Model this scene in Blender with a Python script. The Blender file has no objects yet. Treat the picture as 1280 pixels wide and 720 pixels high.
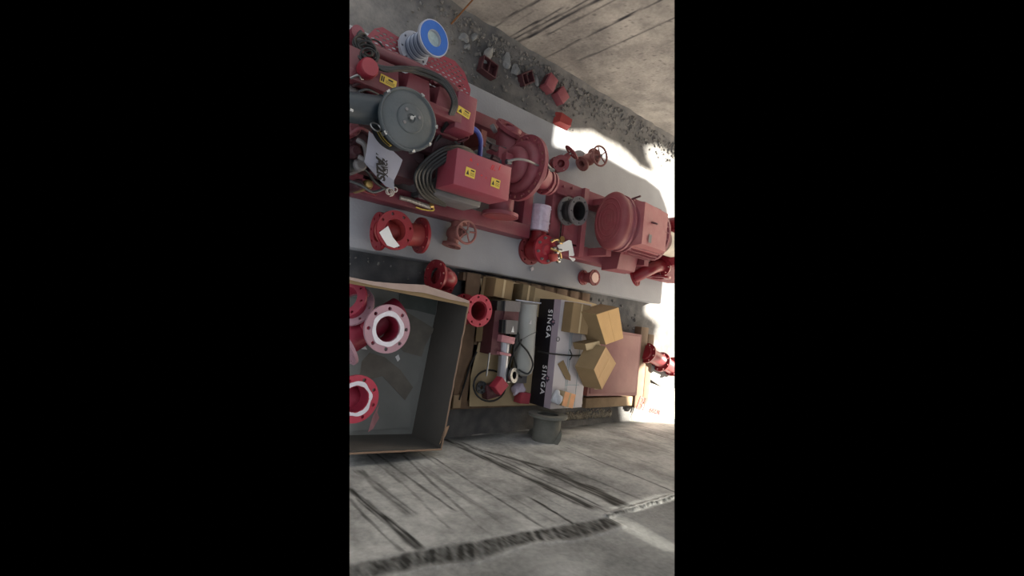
import bpy, bmesh, math, random
from mathutils import Vector, Matrix, noise, Euler
random.seed(7)
PI = math.pi
R = math.radians
COL = bpy.context.scene.collection
FPX, CAM_H = 600.0, 4.5

# ---------------------------------------------------------------- camera frame (world x runs along the pit, z up)
Zc = Vector((510., -15., 600.)).normalized()
Xc = Vector((706., -115., -600.)); Xc = (Xc - Xc.dot(Zc)*Zc).normalized()
Yc = Zc.cross(Xc)
M3 = Matrix((Xc, Yc, Zc))                       # camera -> world
CAM = Vector((0, 0, CAM_H))
def ray(px, py): return M3 @ Vector((px-640, 360-py, -FPX))
def W(px, py, z=0.0):
    d = ray(px, py); return CAM + d*((z-CAM_H)/d.z)
def WY(px, py, y):
    d = ray(px, py); return CAM + d*(y/d.y)
def V(*a): return Vector(a)

# ---------------------------------------------------------------- materials
def lin(c):
    c = c/255.0
    return c/12.92 if c <= 0.04045 else ((c+0.055)/1.055)**2.4
def rgb(r, g, b): return (lin(r), lin(g), lin(b), 1)
MATS = {}
def mat(name, c, rough=.6, metal=0., var=.18, scale=6., bump=.15, dust=None, dust_amt=.35, bscale=None, clear=0.):
    if name in MATS: return MATS[name]
    m = bpy.data.materials.new(name); m.use_nodes = True; nt = m.node_tree; N = nt.nodes; L = nt.links
    b = N['Principled BSDF']; b.inputs['Roughness'].default_value = rough; b.inputs['Metallic'].default_value = metal
    if clear: b.inputs['Coat Weight'].default_value = clear
    tc = N.new('ShaderNodeTexCoord')
    n1 = N.new('ShaderNodeTexNoise'); n1.inputs['Scale'].default_value = scale; n1.inputs['Detail'].default_value = 6
    L.new(tc.outputs['Object'], n1.inputs['Vector'])
    base = rgb(*c)
    mx = N.new('ShaderNodeMix'); mx.data_type = 'RGBA'
    mx.inputs[6].default_value = tuple(max(0, v*(1-var)) for v in base[:3])+(1,)
    mx.inputs[7].default_value = tuple(min(1, v*(1+var)) for v in base[:3])+(1,)
    mr = N.new('ShaderNodeMapRange'); mr.inputs[1].default_value = .3; mr.inputs[2].default_value = .7
    L.new(n1.outputs['Fac'], mr.inputs[0]); L.new(mr.outputs[0], mx.inputs[0])
    out = mx.outputs[2]
    if dust:
        n2 = N.new('ShaderNodeTexNoise'); n2.inputs['Scale'].default_value = scale*.6; n2.inputs['Detail'].default_value = 8; n2.inputs['Roughness'].default_value = .65
        L.new(tc.outputs['Object'], n2.inputs['Vector'])
        m2 = N.new('ShaderNodeMapRange'); m2.inputs[1].default_value = .4; m2.inputs[2].default_value = .75; m2.inputs[3].default_value = dust_amt*.4; m2.inputs[4].default_value = dust_amt
        L.new(n2.outputs['Fac'], m2.inputs[0])
        m3 = N.new('ShaderNodeMix'); m3.data_type = 'RGBA'; m3.inputs[7].default_value = rgb(*dust)
        L.new(m2.outputs[0], m3.inputs[0]); L.new(out, m3.inputs[6]); out = m3.outputs[2]
    L.new(out, b.inputs['Base Color'])
    if bump:
        n3 = N.new('ShaderNodeTexNoise'); n3.inputs['Scale'].default_value = bscale or scale*6; n3.inputs['Detail'].default_value = 4
        L.new(tc.outputs['Object'], n3.inputs['Vector'])
        bp = N.new('ShaderNodeBump'); bp.inputs['Strength'].default_value = bump; bp.inputs['Distance'].default_value = .01
        L.new(n3.outputs['Fac'], bp.inputs['Height']); L.new(bp.outputs[0], b.inputs['Normal'])
    MATS[name] = m; return m
def wallmat(name, c0, c1, stain_shade, scale=1.6, rough=.8):
    """concrete: two tones of noise, plus the 'stain' attribute (slurry runs, damp, dirt, darker foot, painted light falloff) mixed towards its own colour"""
    m = bpy.data.materials.new(name); m.use_nodes = True; nt = m.node_tree; N = nt.nodes; L = nt.links
    b = N['Principled BSDF']; b.inputs['Roughness'].default_value = rough
    tc = N.new('ShaderNodeTexCoord')
    n1 = N.new('ShaderNodeTexNoise'); n1.inputs['Scale'].default_value = scale; n1.inputs['Detail'].default_value = 10; n1.inputs['Roughness'].default_value = .62
    n4 = N.new('ShaderNodeTexNoise'); n4.inputs['Scale'].default_value = 28; n4.inputs['Detail'].default_value = 5
    for n in (n1, n4): L.new(tc.outputs['Object'], n.inputs['Vector'])
    ad = N.new('ShaderNodeMath'); ad.operation = 'MULTIPLY_ADD'; ad.inputs[1].default_value = .3
    L.new(n4.outputs['Fac'], ad.inputs[0]); L.new(n1.outputs['Fac'], ad.inputs[2])
    mr = N.new('ShaderNodeMapRange'); mr.inputs[1].default_value = .45; mr.inputs[2].default_value = .85
    L.new(ad.outputs[0], mr.inputs[0])
    mx = N.new('ShaderNodeMix'); mx.data_type = 'RGBA'; mx.inputs[6].default_value = rgb(*c0); mx.inputs[7].default_value = rgb(*c1)
    L.new(mr.outputs[0], mx.inputs[0])
    at = N.new('ShaderNodeAttribute'); at.attribute_name = 'stain_shade'
    m3 = N.new('ShaderNodeMix'); m3.data_type = 'RGBA'; m3.inputs[7].default_value = rgb(*stain_shade)
    L.new(at.outputs['Fac'], m3.inputs[0]); L.new(mx.outputs[2], m3.inputs[6]); L.new(m3.outputs[2], b.inputs['Base Color'])
    n3 = N.new('ShaderNodeTexNoise'); n3.inputs['Scale'].default_value = 40; n3.inputs['Detail'].default_value = 6
    L.new(tc.outputs['Object'], n3.inputs['Vector'])
    bp = N.new('ShaderNodeBump'); bp.inputs['Strength'].default_value = .35; bp.inputs['Distance'].default_value = .01
    L.new(n3.outputs['Fac'], bp.inputs['Height']); L.new(bp.outputs[0], b.inputs['Normal'])
    MATS[name] = m; return m

DUST = (150, 128, 128)
ENG = mat('engine_red', (88, 16, 34), .5, var=.2, dust=DUST, dust_amt=.16)
ENGL = mat('skid_red', (108, 26, 48), .5, var=.15, dust=DUST, dust_amt=.2)
ENGD = mat('casting_red', (56, 16, 26), .6, var=.3, dust=(50, 44, 48), dust_amt=.5, scale=14)
PUMP = mat('pump_red', (122, 38, 54), .55, var=.15, dust=DUST, dust_amt=.25)
MOTR = mat('motor_red', (128, 44, 58), .6, var=.12, dust=(160, 130, 130), dust_amt=.3)
BRED = mat('bright_red', (134, 18, 34), .4, var=.12, dust=DUST, dust_amt=.1)
VRED = mat('valve_red', (124, 28, 36), .5, var=.2, dust=DUST, dust_amt=.2)
ORED = mat('orange_red', (158, 52, 48), .45, var=.15, dust=DUST, dust_amt=.15)
PINK = mat('pink_red', (172, 40, 66), .5, var=.1, dust=DUST, dust_amt=.15)
MARO = mat('maroon_steel', (70, 24, 34), .6, var=.2, dust=DUST, dust_amt=.15)
BRICK = mat('clamp_red', (146, 66, 76), .6, var=.12, dust=DUST, dust_amt=.25)
RUSTV = mat('dusty_red', (122, 62, 60), .65, var=.2, dust=(160, 130, 120), dust_amt=.4)
BLK = mat('black_rubber', (24, 26, 28), .55, var=.3, bump=.05)
BLKH = mat('black_hose', (22, 25, 27), .45, var=.3, bump=.05)
TEAL = mat('dark_duct', (30, 42, 50), .5, var=.2)
GREYC = mat('grey_canister', (58, 66, 70), .45, var=.12, dust=(96, 100, 102), dust_amt=.3, scale=9)
STEEL = mat('bare_steel', (150, 152, 152), .35, .8, var=.15)
DSTEEL = mat('dark_steel', (70, 74, 78), .5, .4, var=.2)
GREYP = mat('grey_metal', (96, 98, 100), .5, .1, var=.12, dust=DUST, dust_amt=.2)
TANK = mat('grey_tank', (164, 167, 164), .5, var=.08, dust=(140, 138, 132), dust_amt=.3, scale=5)
BRASS = mat('brass', (178, 150, 96), .35, .7, var=.2)
WHITE = mat('white_paint', (166, 172, 186), .5, var=.06, dust=(150, 150, 155), dust_amt=.25)
BLUE = mat('blue_face', (44, 92, 168), .45, var=.08)
BLUEH = mat('blue_hose', (60, 76, 150), .4, var=.08)
YEL = mat('yellow_label', (200, 174, 70), .5, var=.05, bump=0)
INK = mat('black_ink', (22, 20, 20), .6, var=.05, bump=0)
RINK = mat('red_ink', (200, 30, 30), .6, var=.05, bump=0)
PAPER = mat('paper', (136, 138, 152), .7, var=.05, dust=(140, 142, 152), dust_amt=.3, scale=12)
WPAP = mat('white_paper', (220, 222, 222), .7, var=.06)
CARD = mat('cardboard', (128, 108, 76), .8, var=.1, dust=(130, 110, 84), dust_amt=.3, scale=4, bump=.08)
CARDL = mat('cardboard_light', (176, 160, 128), .8, var=.07, dust=(170, 140, 96), dust_amt=.25, scale=4, bump=.08)
CARDD = mat('cardboard_dark', (70, 68, 64), .85, var=.12, dust=(64, 64, 62), dust_amt=.4, scale=3, bump=.08)
CARDG = mat('cardboard_damp', (122, 124, 120), .8, var=.12, dust=(104, 106, 104), dust_amt=.4, scale=3, bump=.1)
CARDE = mat('cardboard_edge', (134, 112, 94), .8, var=.12, scale=10)
CARDP = mat('cardboard_pinkish', (160, 142, 134), .8, var=.1, scale=8)
WOOD = mat('pallet_wood', (112, 90, 70), .8, var=.25, scale=7, dust=(120, 100, 80), dust_amt=.4)
WOODL = mat('pale_wood', (150, 128, 100), .8, var=.15, scale=7)
CONC = mat('broken_concrete', (132, 134, 134), .9, var=.2, scale=12, bump=.6)
GRAV = mat('gravel_stone', (116, 114, 110), .9, var=.35, scale=9, bump=.5)
WRAP = mat('plastic_wrap', (190, 178, 196), .25, var=.12, scale=14, bump=.6, bscale=30, clear=.6)
FILM = mat('white_film', (216, 214, 222), .4, var=.08, scale=20)
PALE = mat('pale_flange', (170, 130, 142), .5, var=.1, dust=(160, 140, 148), dust_amt=.4)
RUST = mat('rusty_steel', (128, 84, 48), .85, var=.3, scale=20)
SING = mat('printed_black', (26, 24, 32), .5, var=.1, bump=0)
SINW = mat('printed_white', (188, 184, 188), .55, var=.04, bump=.03)
SINP = mat('printed_lilac', (170, 158, 170), .55, var=.04, bump=.03)
SACK = mat('white_sack', (232, 228, 216), .6, var=.05, bump=.4, bscale=20)
CONP = mat('cement_pipe', (108, 108, 102), .85, var=.2, dust=(100, 104, 98), dust_amt=.5, scale=10, bump=.5)
PEACH = mat('pale_cap', (232, 196, 182), .5, var=.06)
RCRATE = mat('faded_red', (112, 60, 66), .65, var=.1, dust=(170, 130, 118), dust_amt=.4, scale=3)

def bellmat():
    m = mat('braided_white', (172, 182, 200), .4, .2, var=.08); N = m.node_tree.nodes; L = m.node_tree.links; b = N['Principled BSDF']
    src = b.inputs['Base Color'].links[0].from_socket; tc = N.new('ShaderNodeTexCoord'); wv = N.new('ShaderNodeTexWave'); wv.bands_direction = 'Z'; wv.inputs['Scale'].default_value = 12; wv.inputs['Distortion'].default_value = .3
    L.new(tc.outputs['Object'], wv.inputs['Vector']); x = N.new('ShaderNodeMix'); x.data_type = 'RGBA'; x.inputs[7].default_value = rgb(70, 80, 104)
    L.new(wv.outputs['Fac'], x.inputs[0]); L.new(src, x.inputs[6]); L.new(x.outputs[2], b.inputs['Base Color']); return m
# ---------------------------------------------------------------- mesh builder
def basis(axis):
    z = Vector(axis).normalized(); a = V(0, 0, 1) if abs(z.z) < .9 else V(1, 0, 0)
    x = a.cross(z).normalized(); y = z.cross(x)
    return Matrix((x, y, z)).transposed()
def circle(r, n, cx=0, cy=0, ph=0): return [(cx+r*math.cos(ph+2*PI*i/n), cy+r*math.sin(ph+2*PI*i/n)) for i in range(n)]
class B:
    def __init__(s): s.bm = bmesh.new()
    def add(s, other, T=None):
        vm = {}
        for v in other.verts: vm[v] = s.bm.verts.new(T @ v.co if T else v.co)
        for f in other.faces:
            try: s.bm.faces.new([vm[v] for v in f.verts])
            except ValueError: pass
        other.free(); return s
    def box(s, c, size, rot=None, bev=0.0):
        t = bmesh.new(); bmesh.ops.create_cube(t, size=1)
        for v in t.verts: v.co = Vector((v.co.x*size[0], v.co.y*size[1], v.co.z*size[2]))
        if bev: bmesh.ops.bevel(t, geom=list(t.edges), offset=bev, segments=2, affect='EDGES', profile=.5)
        T = Matrix.Translation(Vector(c))
        if rot is not None: T = T @ (rot.to_4x4() if isinstance(rot, Matrix) else Euler(rot).to_matrix().to_4x4())
        return s.add(t, T)
    def bb(s, x0, x1, y0, y1, z0, z1, bev=0.0): return s.box(((x0+x1)/2, (y0+y1)/2, (z0+z1)/2), (x1-x0, y1-y0, z1-z0), None, bev)
    def hexa(s, p):   # 4 bottom, 4 top points
        t = bmesh.new(); v = [t.verts.new(q) for q in p]
        for f in ((3,2,1,0),(4,5,6,7),(0,1,5,4),(1,2,6,5),(2,3,7,6),(3,0,4,7)): t.faces.new([v[i] for i in f])
        return s.add(t)
    def lathe(s, prof, o=(0,0,0), axis=(0,0,1), n=32, arc=None):
        t = bmesh.new(); Bm = basis(axis); o = Vector(o); rings = []
        for r, h in prof:
            if r < 1e-6: rings.append([t.verts.new(o + Bm @ V(0, 0, h))])
            else: rings.append([t.verts.new(o + Bm @ V(r*math.cos(2*PI*i/n), r*math.sin(2*PI*i/n), h)) for i in range(n)])
        for a, b in zip(rings, rings[1:]):
            for i in range(n):
                j = (i+1) % n
                q = [a[i % len(a)], a[j % len(a)], b[j % len(b)], b[i % len(b)]]
                q2 = []
                for x in q:
                    if x not in q2: q2.append(x)
                if len(q2) > 2: t.faces.new(q2)
        bmesh.ops.recalc_face_normals(t, faces=t.faces)
        return s.add(t)
    def cyl(s, p0, p1, r0, r1=None, n=24):
        p0, p1 = Vector(p0), Vector(p1); r1 = r0 if r1 is None else r1; h = (p1-p0).length
        return s.lathe([(0,0),(r0,0),(r1,h),(0,h)], p0, p1-p0, n)
    def pipe(s, p0, p1, ro, ri, n=32):
        p0, p1 = Vector(p0), Vector(p1); h = (p1-p0).length
        return s.lathe([(ri,0),(ro,0),(ro,h),(ri,h),(ri,0)], p0, p1-p0, n)
    def tube(s, pts, r, n=8, closed=False, smooth=6, cap=True):
        P = [Vector(p) for p in pts]
        if smooth > 1 and len(P) > 2:
            Q = []; m = len(P); rng = range(m if closed else m-1)
            for i in rng:
                p0 = P[(i-1) % m] if closed or i > 0 else P[0]; p1 = P[i]; p2 = P[(i+1) % m]
                p3 = P[(i+2) % m] if closed or i+2 < m else P[-1]
                for k in range(smooth):
                    u = k/smooth
                    Q.append(.5*((2*p1)+(p2-p0)*u+(2*p0-5*p1+4*p2-p3)*u*u+(3*p1-p0-3*p2+p3)*u**3))
            if not closed: Q.append(P[-1])
            P = Q
        t = bmesh.new(); rings = []; m = len(P); ref = None
        for i, p in enumerate(P):
            a = P[(i-1) % m] if closed or i > 0 else p; b = P[(i+1) % m] if closed or i < m-1 else p
            d = (b-a).normalized()
            if ref is None: ref = basis(d) @ V(1, 0, 0)
            ref = (ref - d*ref.dot(d)); ref = ref.normalized() if ref.length > 1e-5 else basis(d) @ V(1, 0, 0)
            q = d.cross(ref); rr = r[i*len(r)//m] if isinstance(r, (list, tuple)) else r
            rings.append([t.verts.new(p + rr*(ref*math.cos(2*PI*k/n)+q*math.sin(2*PI*k/n))) for k in range(n)])
        for i in range(m if closed else m-1):
            a, b = rings[i], rings[(i+1) % m]
            off = 0
            if closed and i == m-1: off = min(range(n), key=lambda o: (a[0].co-b[o].co).length)
            for k in range(n): t.faces.new([a[k], a[(k+1) % n], b[(k+1+off) % n], b[(k+off) % n]])
        if not closed and cap: t.faces.new(rings[0][::-1]); t.faces.new(rings[-1])
        bmesh.ops.recalc_face_normals(t, faces=t.faces)
        return s.add(t)
    def ring(s, c, axis, Rm, r, n=32, m=8): 
        Bm = basis(axis); return s.tube([Vector(c)+Bm @ V(Rm*math.cos(2*PI*i/n), Rm*math.sin(2*PI*i/n), 0) for i in range(n)], r, m, True, 1)
    def plate(s, outline, holes=(), thick=.01, o=(0,0,0), axis=None, rot=None):
        """flat plate with holes, extruded from 0 to thick along local z"""
        t = bmesh.new(); 
        for loop in [outline]+list(holes):
            vs = [t.verts.new((x, y, 0)) for x, y in loop]
            for a, b in zip(vs, vs[1:]+vs[:1]): t.edges.new((a, b))
        bmesh.ops.triangle_fill(t, use_beauty=True, edges=list(t.edges), normal=(0, 0, 1))
        fs = list(t.faces); g = bmesh.ops.extrude_face_region(t, geom=fs)
        for e in g['geom']:
            if isinstance(e, bmesh.types.BMVert): e.co.z += thick
        bmesh.ops.recalc_face_normals(t, faces=t.faces)
        Bm = rot if rot is not None else (basis(axis) if axis else Matrix.Identity(3))
        return s.add(t, Matrix.Translation(Vector(o)) @ Bm.to_4x4())
    def flange(s, o, axis, Ro, Ri, thick, nb=8, rb=None, rh=.011, ph=0.2):
        rb = rb or (Ro*.82); hs = [circle(Ri, 32)] if Ri else []
        for i in range(nb):
            a = ph+2*PI*i/nb; hs.append(circle(rh, 8, rb*math.cos(a), rb*math.sin(a)))
        return s.plate(circle(Ro, 40), hs, thick, o, axis)
    def bolts(s, o, axis, rb, nb, h=.02, r=.014, ph=0.2):
        Bm = basis(axis); o = Vector(o); z = Vector(axis).normalized()
        for i in range(nb):
            a = ph+2*PI*i/nb; p = o+Bm @ V(rb*math.cos(a), rb*math.sin(a), 0); s.cyl(p, p+z*h, r, None, 6)
        return s
    def stone(s, c, size, seed=0, sub=2, rough=.35):
        t = bmesh.new(); bmesh.ops.create_icosphere(t, subdivisions=sub, radius=.5)
        for v in t.verts:
            k = 1+rough*2*noise.noise(v.co*1.9+V(seed*3.1, seed*1.7, 0))
            v.co = Vector((v.co.x*size[0]*k, v.co.y*size[1]*k, v.co.z*size[2]*k))
        T = Matrix.Translation(Vector(c)) @ Matrix.Rotation(seed*2.4, 4, 'Z')
        return s.add(t, T)
def wpos(o):
    m = Matrix.Identity(4)
    while o: m = Matrix.LocRotScale(o.location, o.rotation_euler, o.scale) @ m; o = o.parent
    return m
def obj(name, b, m, parent=None, world=False, loc=None, rot=None, angle=35, clean=None):
    bm = b.bm if isinstance(b, B) else b
    me = bpy.data.meshes.new(name)
    bm.to_mesh(me); bm.free()
    if world and parent is not None: me.transform(wpos(parent).inverted())
    me.polygons.foreach_set('use_smooth', [True]*len(me.polygons)); me.set_sharp_from_angle(angle=R(angle))
    me.materials.append(m)
    o = bpy.data.objects.new(name, me); COL.objects.link(o)
    if parent is not None: o.parent = parent
    if loc is not None: o.location = loc
    if rot is not None: o.rotation_euler = rot
    return o
def tag(o, label, cat, group=None, kind=None):
    o['label'] = label; o['category'] = cat
    if group: o['group'] = group
    if kind: o['kind'] = kind
    return o
def thing(name, label, cat, loc, rot=(0,0,0), group=None):
    o = bpy.data.objects.new(name, None); COL.objects.link(o); o.empty_display_size = .1
    o.location = loc; o.rotation_euler = rot; return tag(o, label, cat, group)
def struct(name, b, m): o = obj(name, b, m); o['kind'] = 'structure'; return o
def prism(s, pts, zt, zb):
    T_ = [W(x, y, zt) for x, y in pts]; return s.hexa([V(p.x, p.y, zb) for p in T_]+T_)
def text(s, string, size, o, right, up, depth=.002, shear=0, bold=0, space=1.):
    """raised lettering standing on a surface: origin o (centre), reading direction and up direction"""
    cu = bpy.data.curves.new('lettering', 'FONT'); cu.body = string; cu.size = size; cu.align_x = 'CENTER'; cu.align_y = 'CENTER'
    cu.extrude = depth/2; cu.space_character = space; cu.shear = shear; cu.offset = bold; cu.resolution_u = 3
    ob = bpy.data.objects.new('lettering', cu); COL.objects.link(ob)
    dg = bpy.context.evaluated_depsgraph_get(); dg.update(); me = ob.evaluated_get(dg).to_mesh()
    t = bmesh.new(); t.from_mesh(me); ob.evaluated_get(dg).to_mesh_clear()
    bpy.data.objects.remove(ob); bpy.data.curves.remove(cu)
    r = Vector(right).normalized(); n = r.cross(Vector(up)).normalized(); u = n.cross(r)
    return s.add(t, Matrix.Translation(Vector(o)) @ Matrix((r, u, n)).transposed().to_4x4())

# ================================================================= THE SETTING
YB, YT = -1.38, 3.32           # near and far side walls of the pit
def stain_shade_grid(x0, x1, z0, z1, step, pos, fn):
    """a fine grid; fn(u, v) -> (offset, stain)"""
    nx = int((x1-x0)/step); nz = int((z1-z0)/step)
    vs = []; st = []
    for j in range(nz+1):
        for i in range(nx+1):
            u = x0+(x1-x0)*i/nx; v = z0+(z1-z0)*j/nz
            off, s = fn(u, v); vs.append(pos(u, v, off)); st.append(max(0., min(1., s)))
    fs = [(j*(nx+1)+i, j*(nx+1)+i+1, (j+1)*(nx+1)+i+1, (j+1)*(nx+1)+i) for j in range(nz) for i in range(nx)]
    return vs, fs, st
def grid_obj(name, vs, fs, st, m, flip=False):
    me = bpy.data.meshes.new(name); me.from_pydata(vs, [], [f[::-1] for f in fs] if flip else fs)
    a = me.attributes.new('stain_shade', 'FLOAT', 'POINT'); a.data.foreach_set('value', st)
    me.polygons.foreach_set('use_smooth', [True]*len(me.polygons)); me.materials.append(m)
    o = bpy.data.objects.new(name, me); COL.objects.link(o); o['kind'] = 'structure'; return o
nz3 = lambda x, y, z=0.: noise.noise(V(x, y, z))
def streaks(lst, y):
    out = []
    for (a, b, w, k) in lst:
        p, q = WY(a[0], a[1], y), WY(b[0], b[1], y)
        if p.z > q.z: p, q = q, p
        out.append((p.x, p.z, q.x, q.z, w, k))
    return out
def streak_val(S, x, z):
    v = 0
    for (xa, za, xb, zb, w, k) in S:
        if z < za-.1 or z > zb+.1: continue
        u = (z-za)/max(.01, zb-za); uc = min(1, max(0, u))
        cx = xa+(xb-xa)*uc + .012*nz3(z*3, xa*9); d = abs(x-cx)
        ww = max(.009, w*.8)*(1+.7*nz3(z*4, xa*5, 3)); k = min(1.1, k*1.2)
        if d < ww*1.6:
            e = 1 if 0 < u < 1 else max(0, 1-(abs(u-uc)*(zb-za))/.1)
            v = max(v, k*e*min(1, (1.6*ww-d)/(ww*.7))*(.8+.5*nz3(x*40, z*5)+(.55*nz3(x*75, z*1.3, xa) if w > .015 else 0)))
    return v
# --- near wall (bottom of the photo)
SB = streaks([((471,568),(564,635),.012,.75), ((437,612),(522,683),.032,1.), ((437,625),(500,688),.012,.6), ((450,590),(510,640),.04,.6), ((505,570),(602,660),.014,.6),
    ((520,578),(625,652),.03,.45), ((543,573),(672,655),.012,.7), ((556,549),(735,633),.042,1.), ((610,573),(720,628),.03,.8), ((566,548),(745,630),.012,.7), ((590,560),(684,585),.028,.85), ((575,552),(700,600),.01,.6),
    ((686,587),(775,630),.07,1.), ((640,572),(740,618),.02,.8), ((709,560),(843,615),.014,.7), ((709,586),(795,622),.01,.6), ((666,625),(714,652),.012,.9), ((455,565),(500,602),.01,.5), ((525,566),(560,590),.01,.5), ((610,575),(760,640),.006,.4), ((780,545),(843,566),.008,.5), ((795,536),(850,552),.012,.7), ((790,530),(850,545),.008,.6), ((580,560),(655,596),.01,.8),
    ((600,600),(690,650),.01,.35), ((490,590),(560,660),.01,.4), ((760,560),(843,590),.008,.35), ((640,600),(700,632),.008,.35)], YB)
def joint_z(x): return 2.0+.13*min(1, max(0, (x-1.1)))+.13*min(1, max(0, (x-2.1)))+.015*nz3(x*9, 2)
def near_wall(x, z):
    j = joint_z(x); s = 0; off = .006*nz3(x*2, z*2, 1)
    s = streak_val(SB, x, z) if z < j+.02 else 0
    s = max(s, .5*(nz3(x*1.2, z*1.5, 4)+.12)+.3*nz3(x*5, z*3, 6)+.2*nz3(x*16, z*8, 6))
    if z < .35: s = max(s, .75*(1-z/.35)+.3*nz3(x*4, z*6))  # darker towards the foot of the wall
    w = .22+.06*nz3(x*2.5, 7)
    if x > 3.05: w = .035
    if j < z < j+w:
        k = (z-j)/w; kk = min(1, 6*k)*min(1, 3.5*(1-k)); s = max(s, kk*(.78+.5*nz3((x+z*.5)*26, z*4, 2)+.4*nz3(x*55, z*12))); off += -.002*kk+.004*nz3((x+z*.6)*30, z*6)
    elif z >= j+w: off += -.006; s = max(.12, .25*nz3(x*2, z*3, 9)+.2)
    if x > 3.05 and abs(z-j) < .025: off += .012
    return off, s
CW1 = wallmat('pale_concrete', (116, 119, 120), (194, 197, 196), (32, 35, 34))
vs, fs, st = stain_shade_grid(.9, 8.6, 0, 3.4, .0125, lambda u, v, o: (u, YB+o, v), near_wall)
grid_obj('wall_right', vs, fs, st, CW1, flip=True)
# --- far wall (top right of the photo)
ST = streaks([((630,24),(682,-4),.02,.8), ((607,40),(640,20),.012,.6), ((628,52),(722,-2),.013,.95), ((628,56),(742,-3),.016,.9), ((626,64),(755,-3),.026,.85),
    ((686,42),(770,0),.01,.7), ((661,82),(832,-3),.012,.95), ((700,88),(725,75),.008,.4), ((725,75),(846,21),.012,.75), ((640,30),(665,16),.008,.4), ((700,60),(720,50),.02,.3)], YT)
def far_wall(x, z):
    s = streak_val(ST, x, z)
    s = max(s, .4*nz3(x*1.1, z*1.4, 2)+.3*nz3(x*4, z*5, 3)+.15*nz3(x*15, z*15)+.06)
    if z < .5: s = max(s, .3*(1-z/.5)+.35*nz3(x*3, z*5, 8))  # tone deepens near the bottom edge
    if x < 3.6: s = max(s, .32*(3.6-x)+.2*nz3(x*3, z*3))  # painted light falloff: wall darkened towards its dimmer end
    if nz3(x*22, z*22, 5) > .52: s = max(s, .5)
    return .008*nz3(x*1.5, z*1.5, 7), s
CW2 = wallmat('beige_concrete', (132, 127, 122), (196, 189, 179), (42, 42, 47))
vs, fs, st = stain_shade_grid(2.2, 8.4, 0, 3.2, .02, lambda u, v, o: (u, YT+o, v), far_wall)
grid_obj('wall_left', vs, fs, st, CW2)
# --- ground, with banked dirt at the foot of the far wall and damp by the near wall
def ground(x, y):
    h = .012*nz3(x*3, y*3)+.006*nz3(x*11, y*11)
    t = max(0, (y-2.95)/.37); h += .1*t*t*(1+.5*nz3(x*4, 3))
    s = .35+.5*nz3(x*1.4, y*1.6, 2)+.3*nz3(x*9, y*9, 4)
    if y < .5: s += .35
    s -= max(0, min(.35, (x-3.4)*.16))  # less of the dark tone further along x
    return h, s
vs, fs, st = stain_shade_grid(.9, 9.0, YB-.02, YT+.02, .03, lambda u, v, o: (u, v, o), ground)
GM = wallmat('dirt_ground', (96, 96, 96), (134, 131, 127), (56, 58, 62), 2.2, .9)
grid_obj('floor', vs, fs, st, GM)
# --- concrete plinth
pl = B(); pl.bb(.8, 6.78, .5, 2.5, -.05, .2, .02)
PLM = mat('plinth_concrete', (152, 155, 161), .8, var=.14, scale=1.8, dust=(132, 132, 134), dust_amt=.45, bump=.25, bscale=40)
plinth = obj('trim_1', pl, PLM); plinth['kind'] = 'structure'
# --- added unseen slab above the camera: its outline and slots shape sun and shade
S = V(.72, .25, .65).normalized()
RZ = 5.2
def up(p): return p + S*((RZ-p.z)/S.z)
edge = [W(900,560,0), W(843,543,0), W(806,538,0), W(790,522,.1), W(797,470,.2), W(812,440,0), W(822,405,0), W(829,388,.2), W(834,330,.2), W(836,262,.2), W(826,236,.2), W(808,222,.2), W(788,213,.2), W(760,196,.2), W(735,191,.2), W(693,181,.2),
        W(696,157,.2), W(722,162,.1), W(742,164,0), W(757,174,0), W(775,182,0), W(786,190,0), W(802,209,0), W(818,214,0), W(808,196,0), W(806,183,0), W(820,181,0), W(843,195,0), W(900,228,0)]
out2 = [(3.3, -2.4)] + [(up(p).x, up(p).y) for p in edge] + [(up(edge[-1]).x+.5, 7.5), (3.3, 7.5)]
out2.insert(1, (up(edge[0]).x, -2.4))
def slot(a, b, w):
    p, q = up(a), up(b); d = V(q.x-p.x, q.y-p.y).normalized(); n = V(-d.y, d.x)*w/2
    return [(p.x+n.x, p.y+n.y), (p.x-n.x, p.y-n.y), (q.x-n.x, q.y-n.y), (q.x+n.x, q.y+n.y)]
holes = [slot(WY(765,643,YB+.0), WY(850,690,YB), .009), slot(WY(781,637,YB+.01), WY(850,617,YB+.01), .022)]
rf = B(); rf.plate(out2, holes, .02, (0, 0, RZ))
struct('added_shade_slab', rf, mat('shade_slab_grey', (120, 118, 114), .9))
rf = B(); rf.bb(-2.5, 1.0, -3, 5.5, RZ, RZ+.06); struct('added_shade_slab', rf, MATS['shade_slab_grey'])  # second added slab overhead, unseen, dims the near end of the pit

# ================================================================= RUBBLE
gv = B(); 
for i in range(1500):
    u = random.random()
    if u < .75:
        x = random.uniform(2.3, 7.6); y = YT-.06-abs(random.gauss(0, .17)); 
    elif u < .9: x = random.uniform(2.0, 4.6); y = random.uniform(2.55, 3.25)
    elif u < .97: x = random.uniform(4.9, 6.4); y = random.uniform(.0, .46)
    else: x = random.uniform(1.4, 3.2); y = random.uniform(.25, .46)
    if y < .47 and x < 3.2 and y < .3: continue
    r = random.choice([.012, .015, .02, .03, .04]); z = ground(x, y)[0]
    gv.stone((x, y, z+r*.2), (r*1.3, r, r*.8), i, 1)
tag(obj('gravel', gv, GRAV), 'loose grey gravel and grit on the dirt along the far wall', 'gravel', kind='stuff')
gv = B()
for i in range(420):
    x = random.uniform(5.0, 6.0); y = -1.28+abs(random.gauss(0, .06)); r = random.choice([.012, .02, .03]); gv.stone((x, y, r*.3), (r*1.3, r, r), i, 1)
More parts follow.
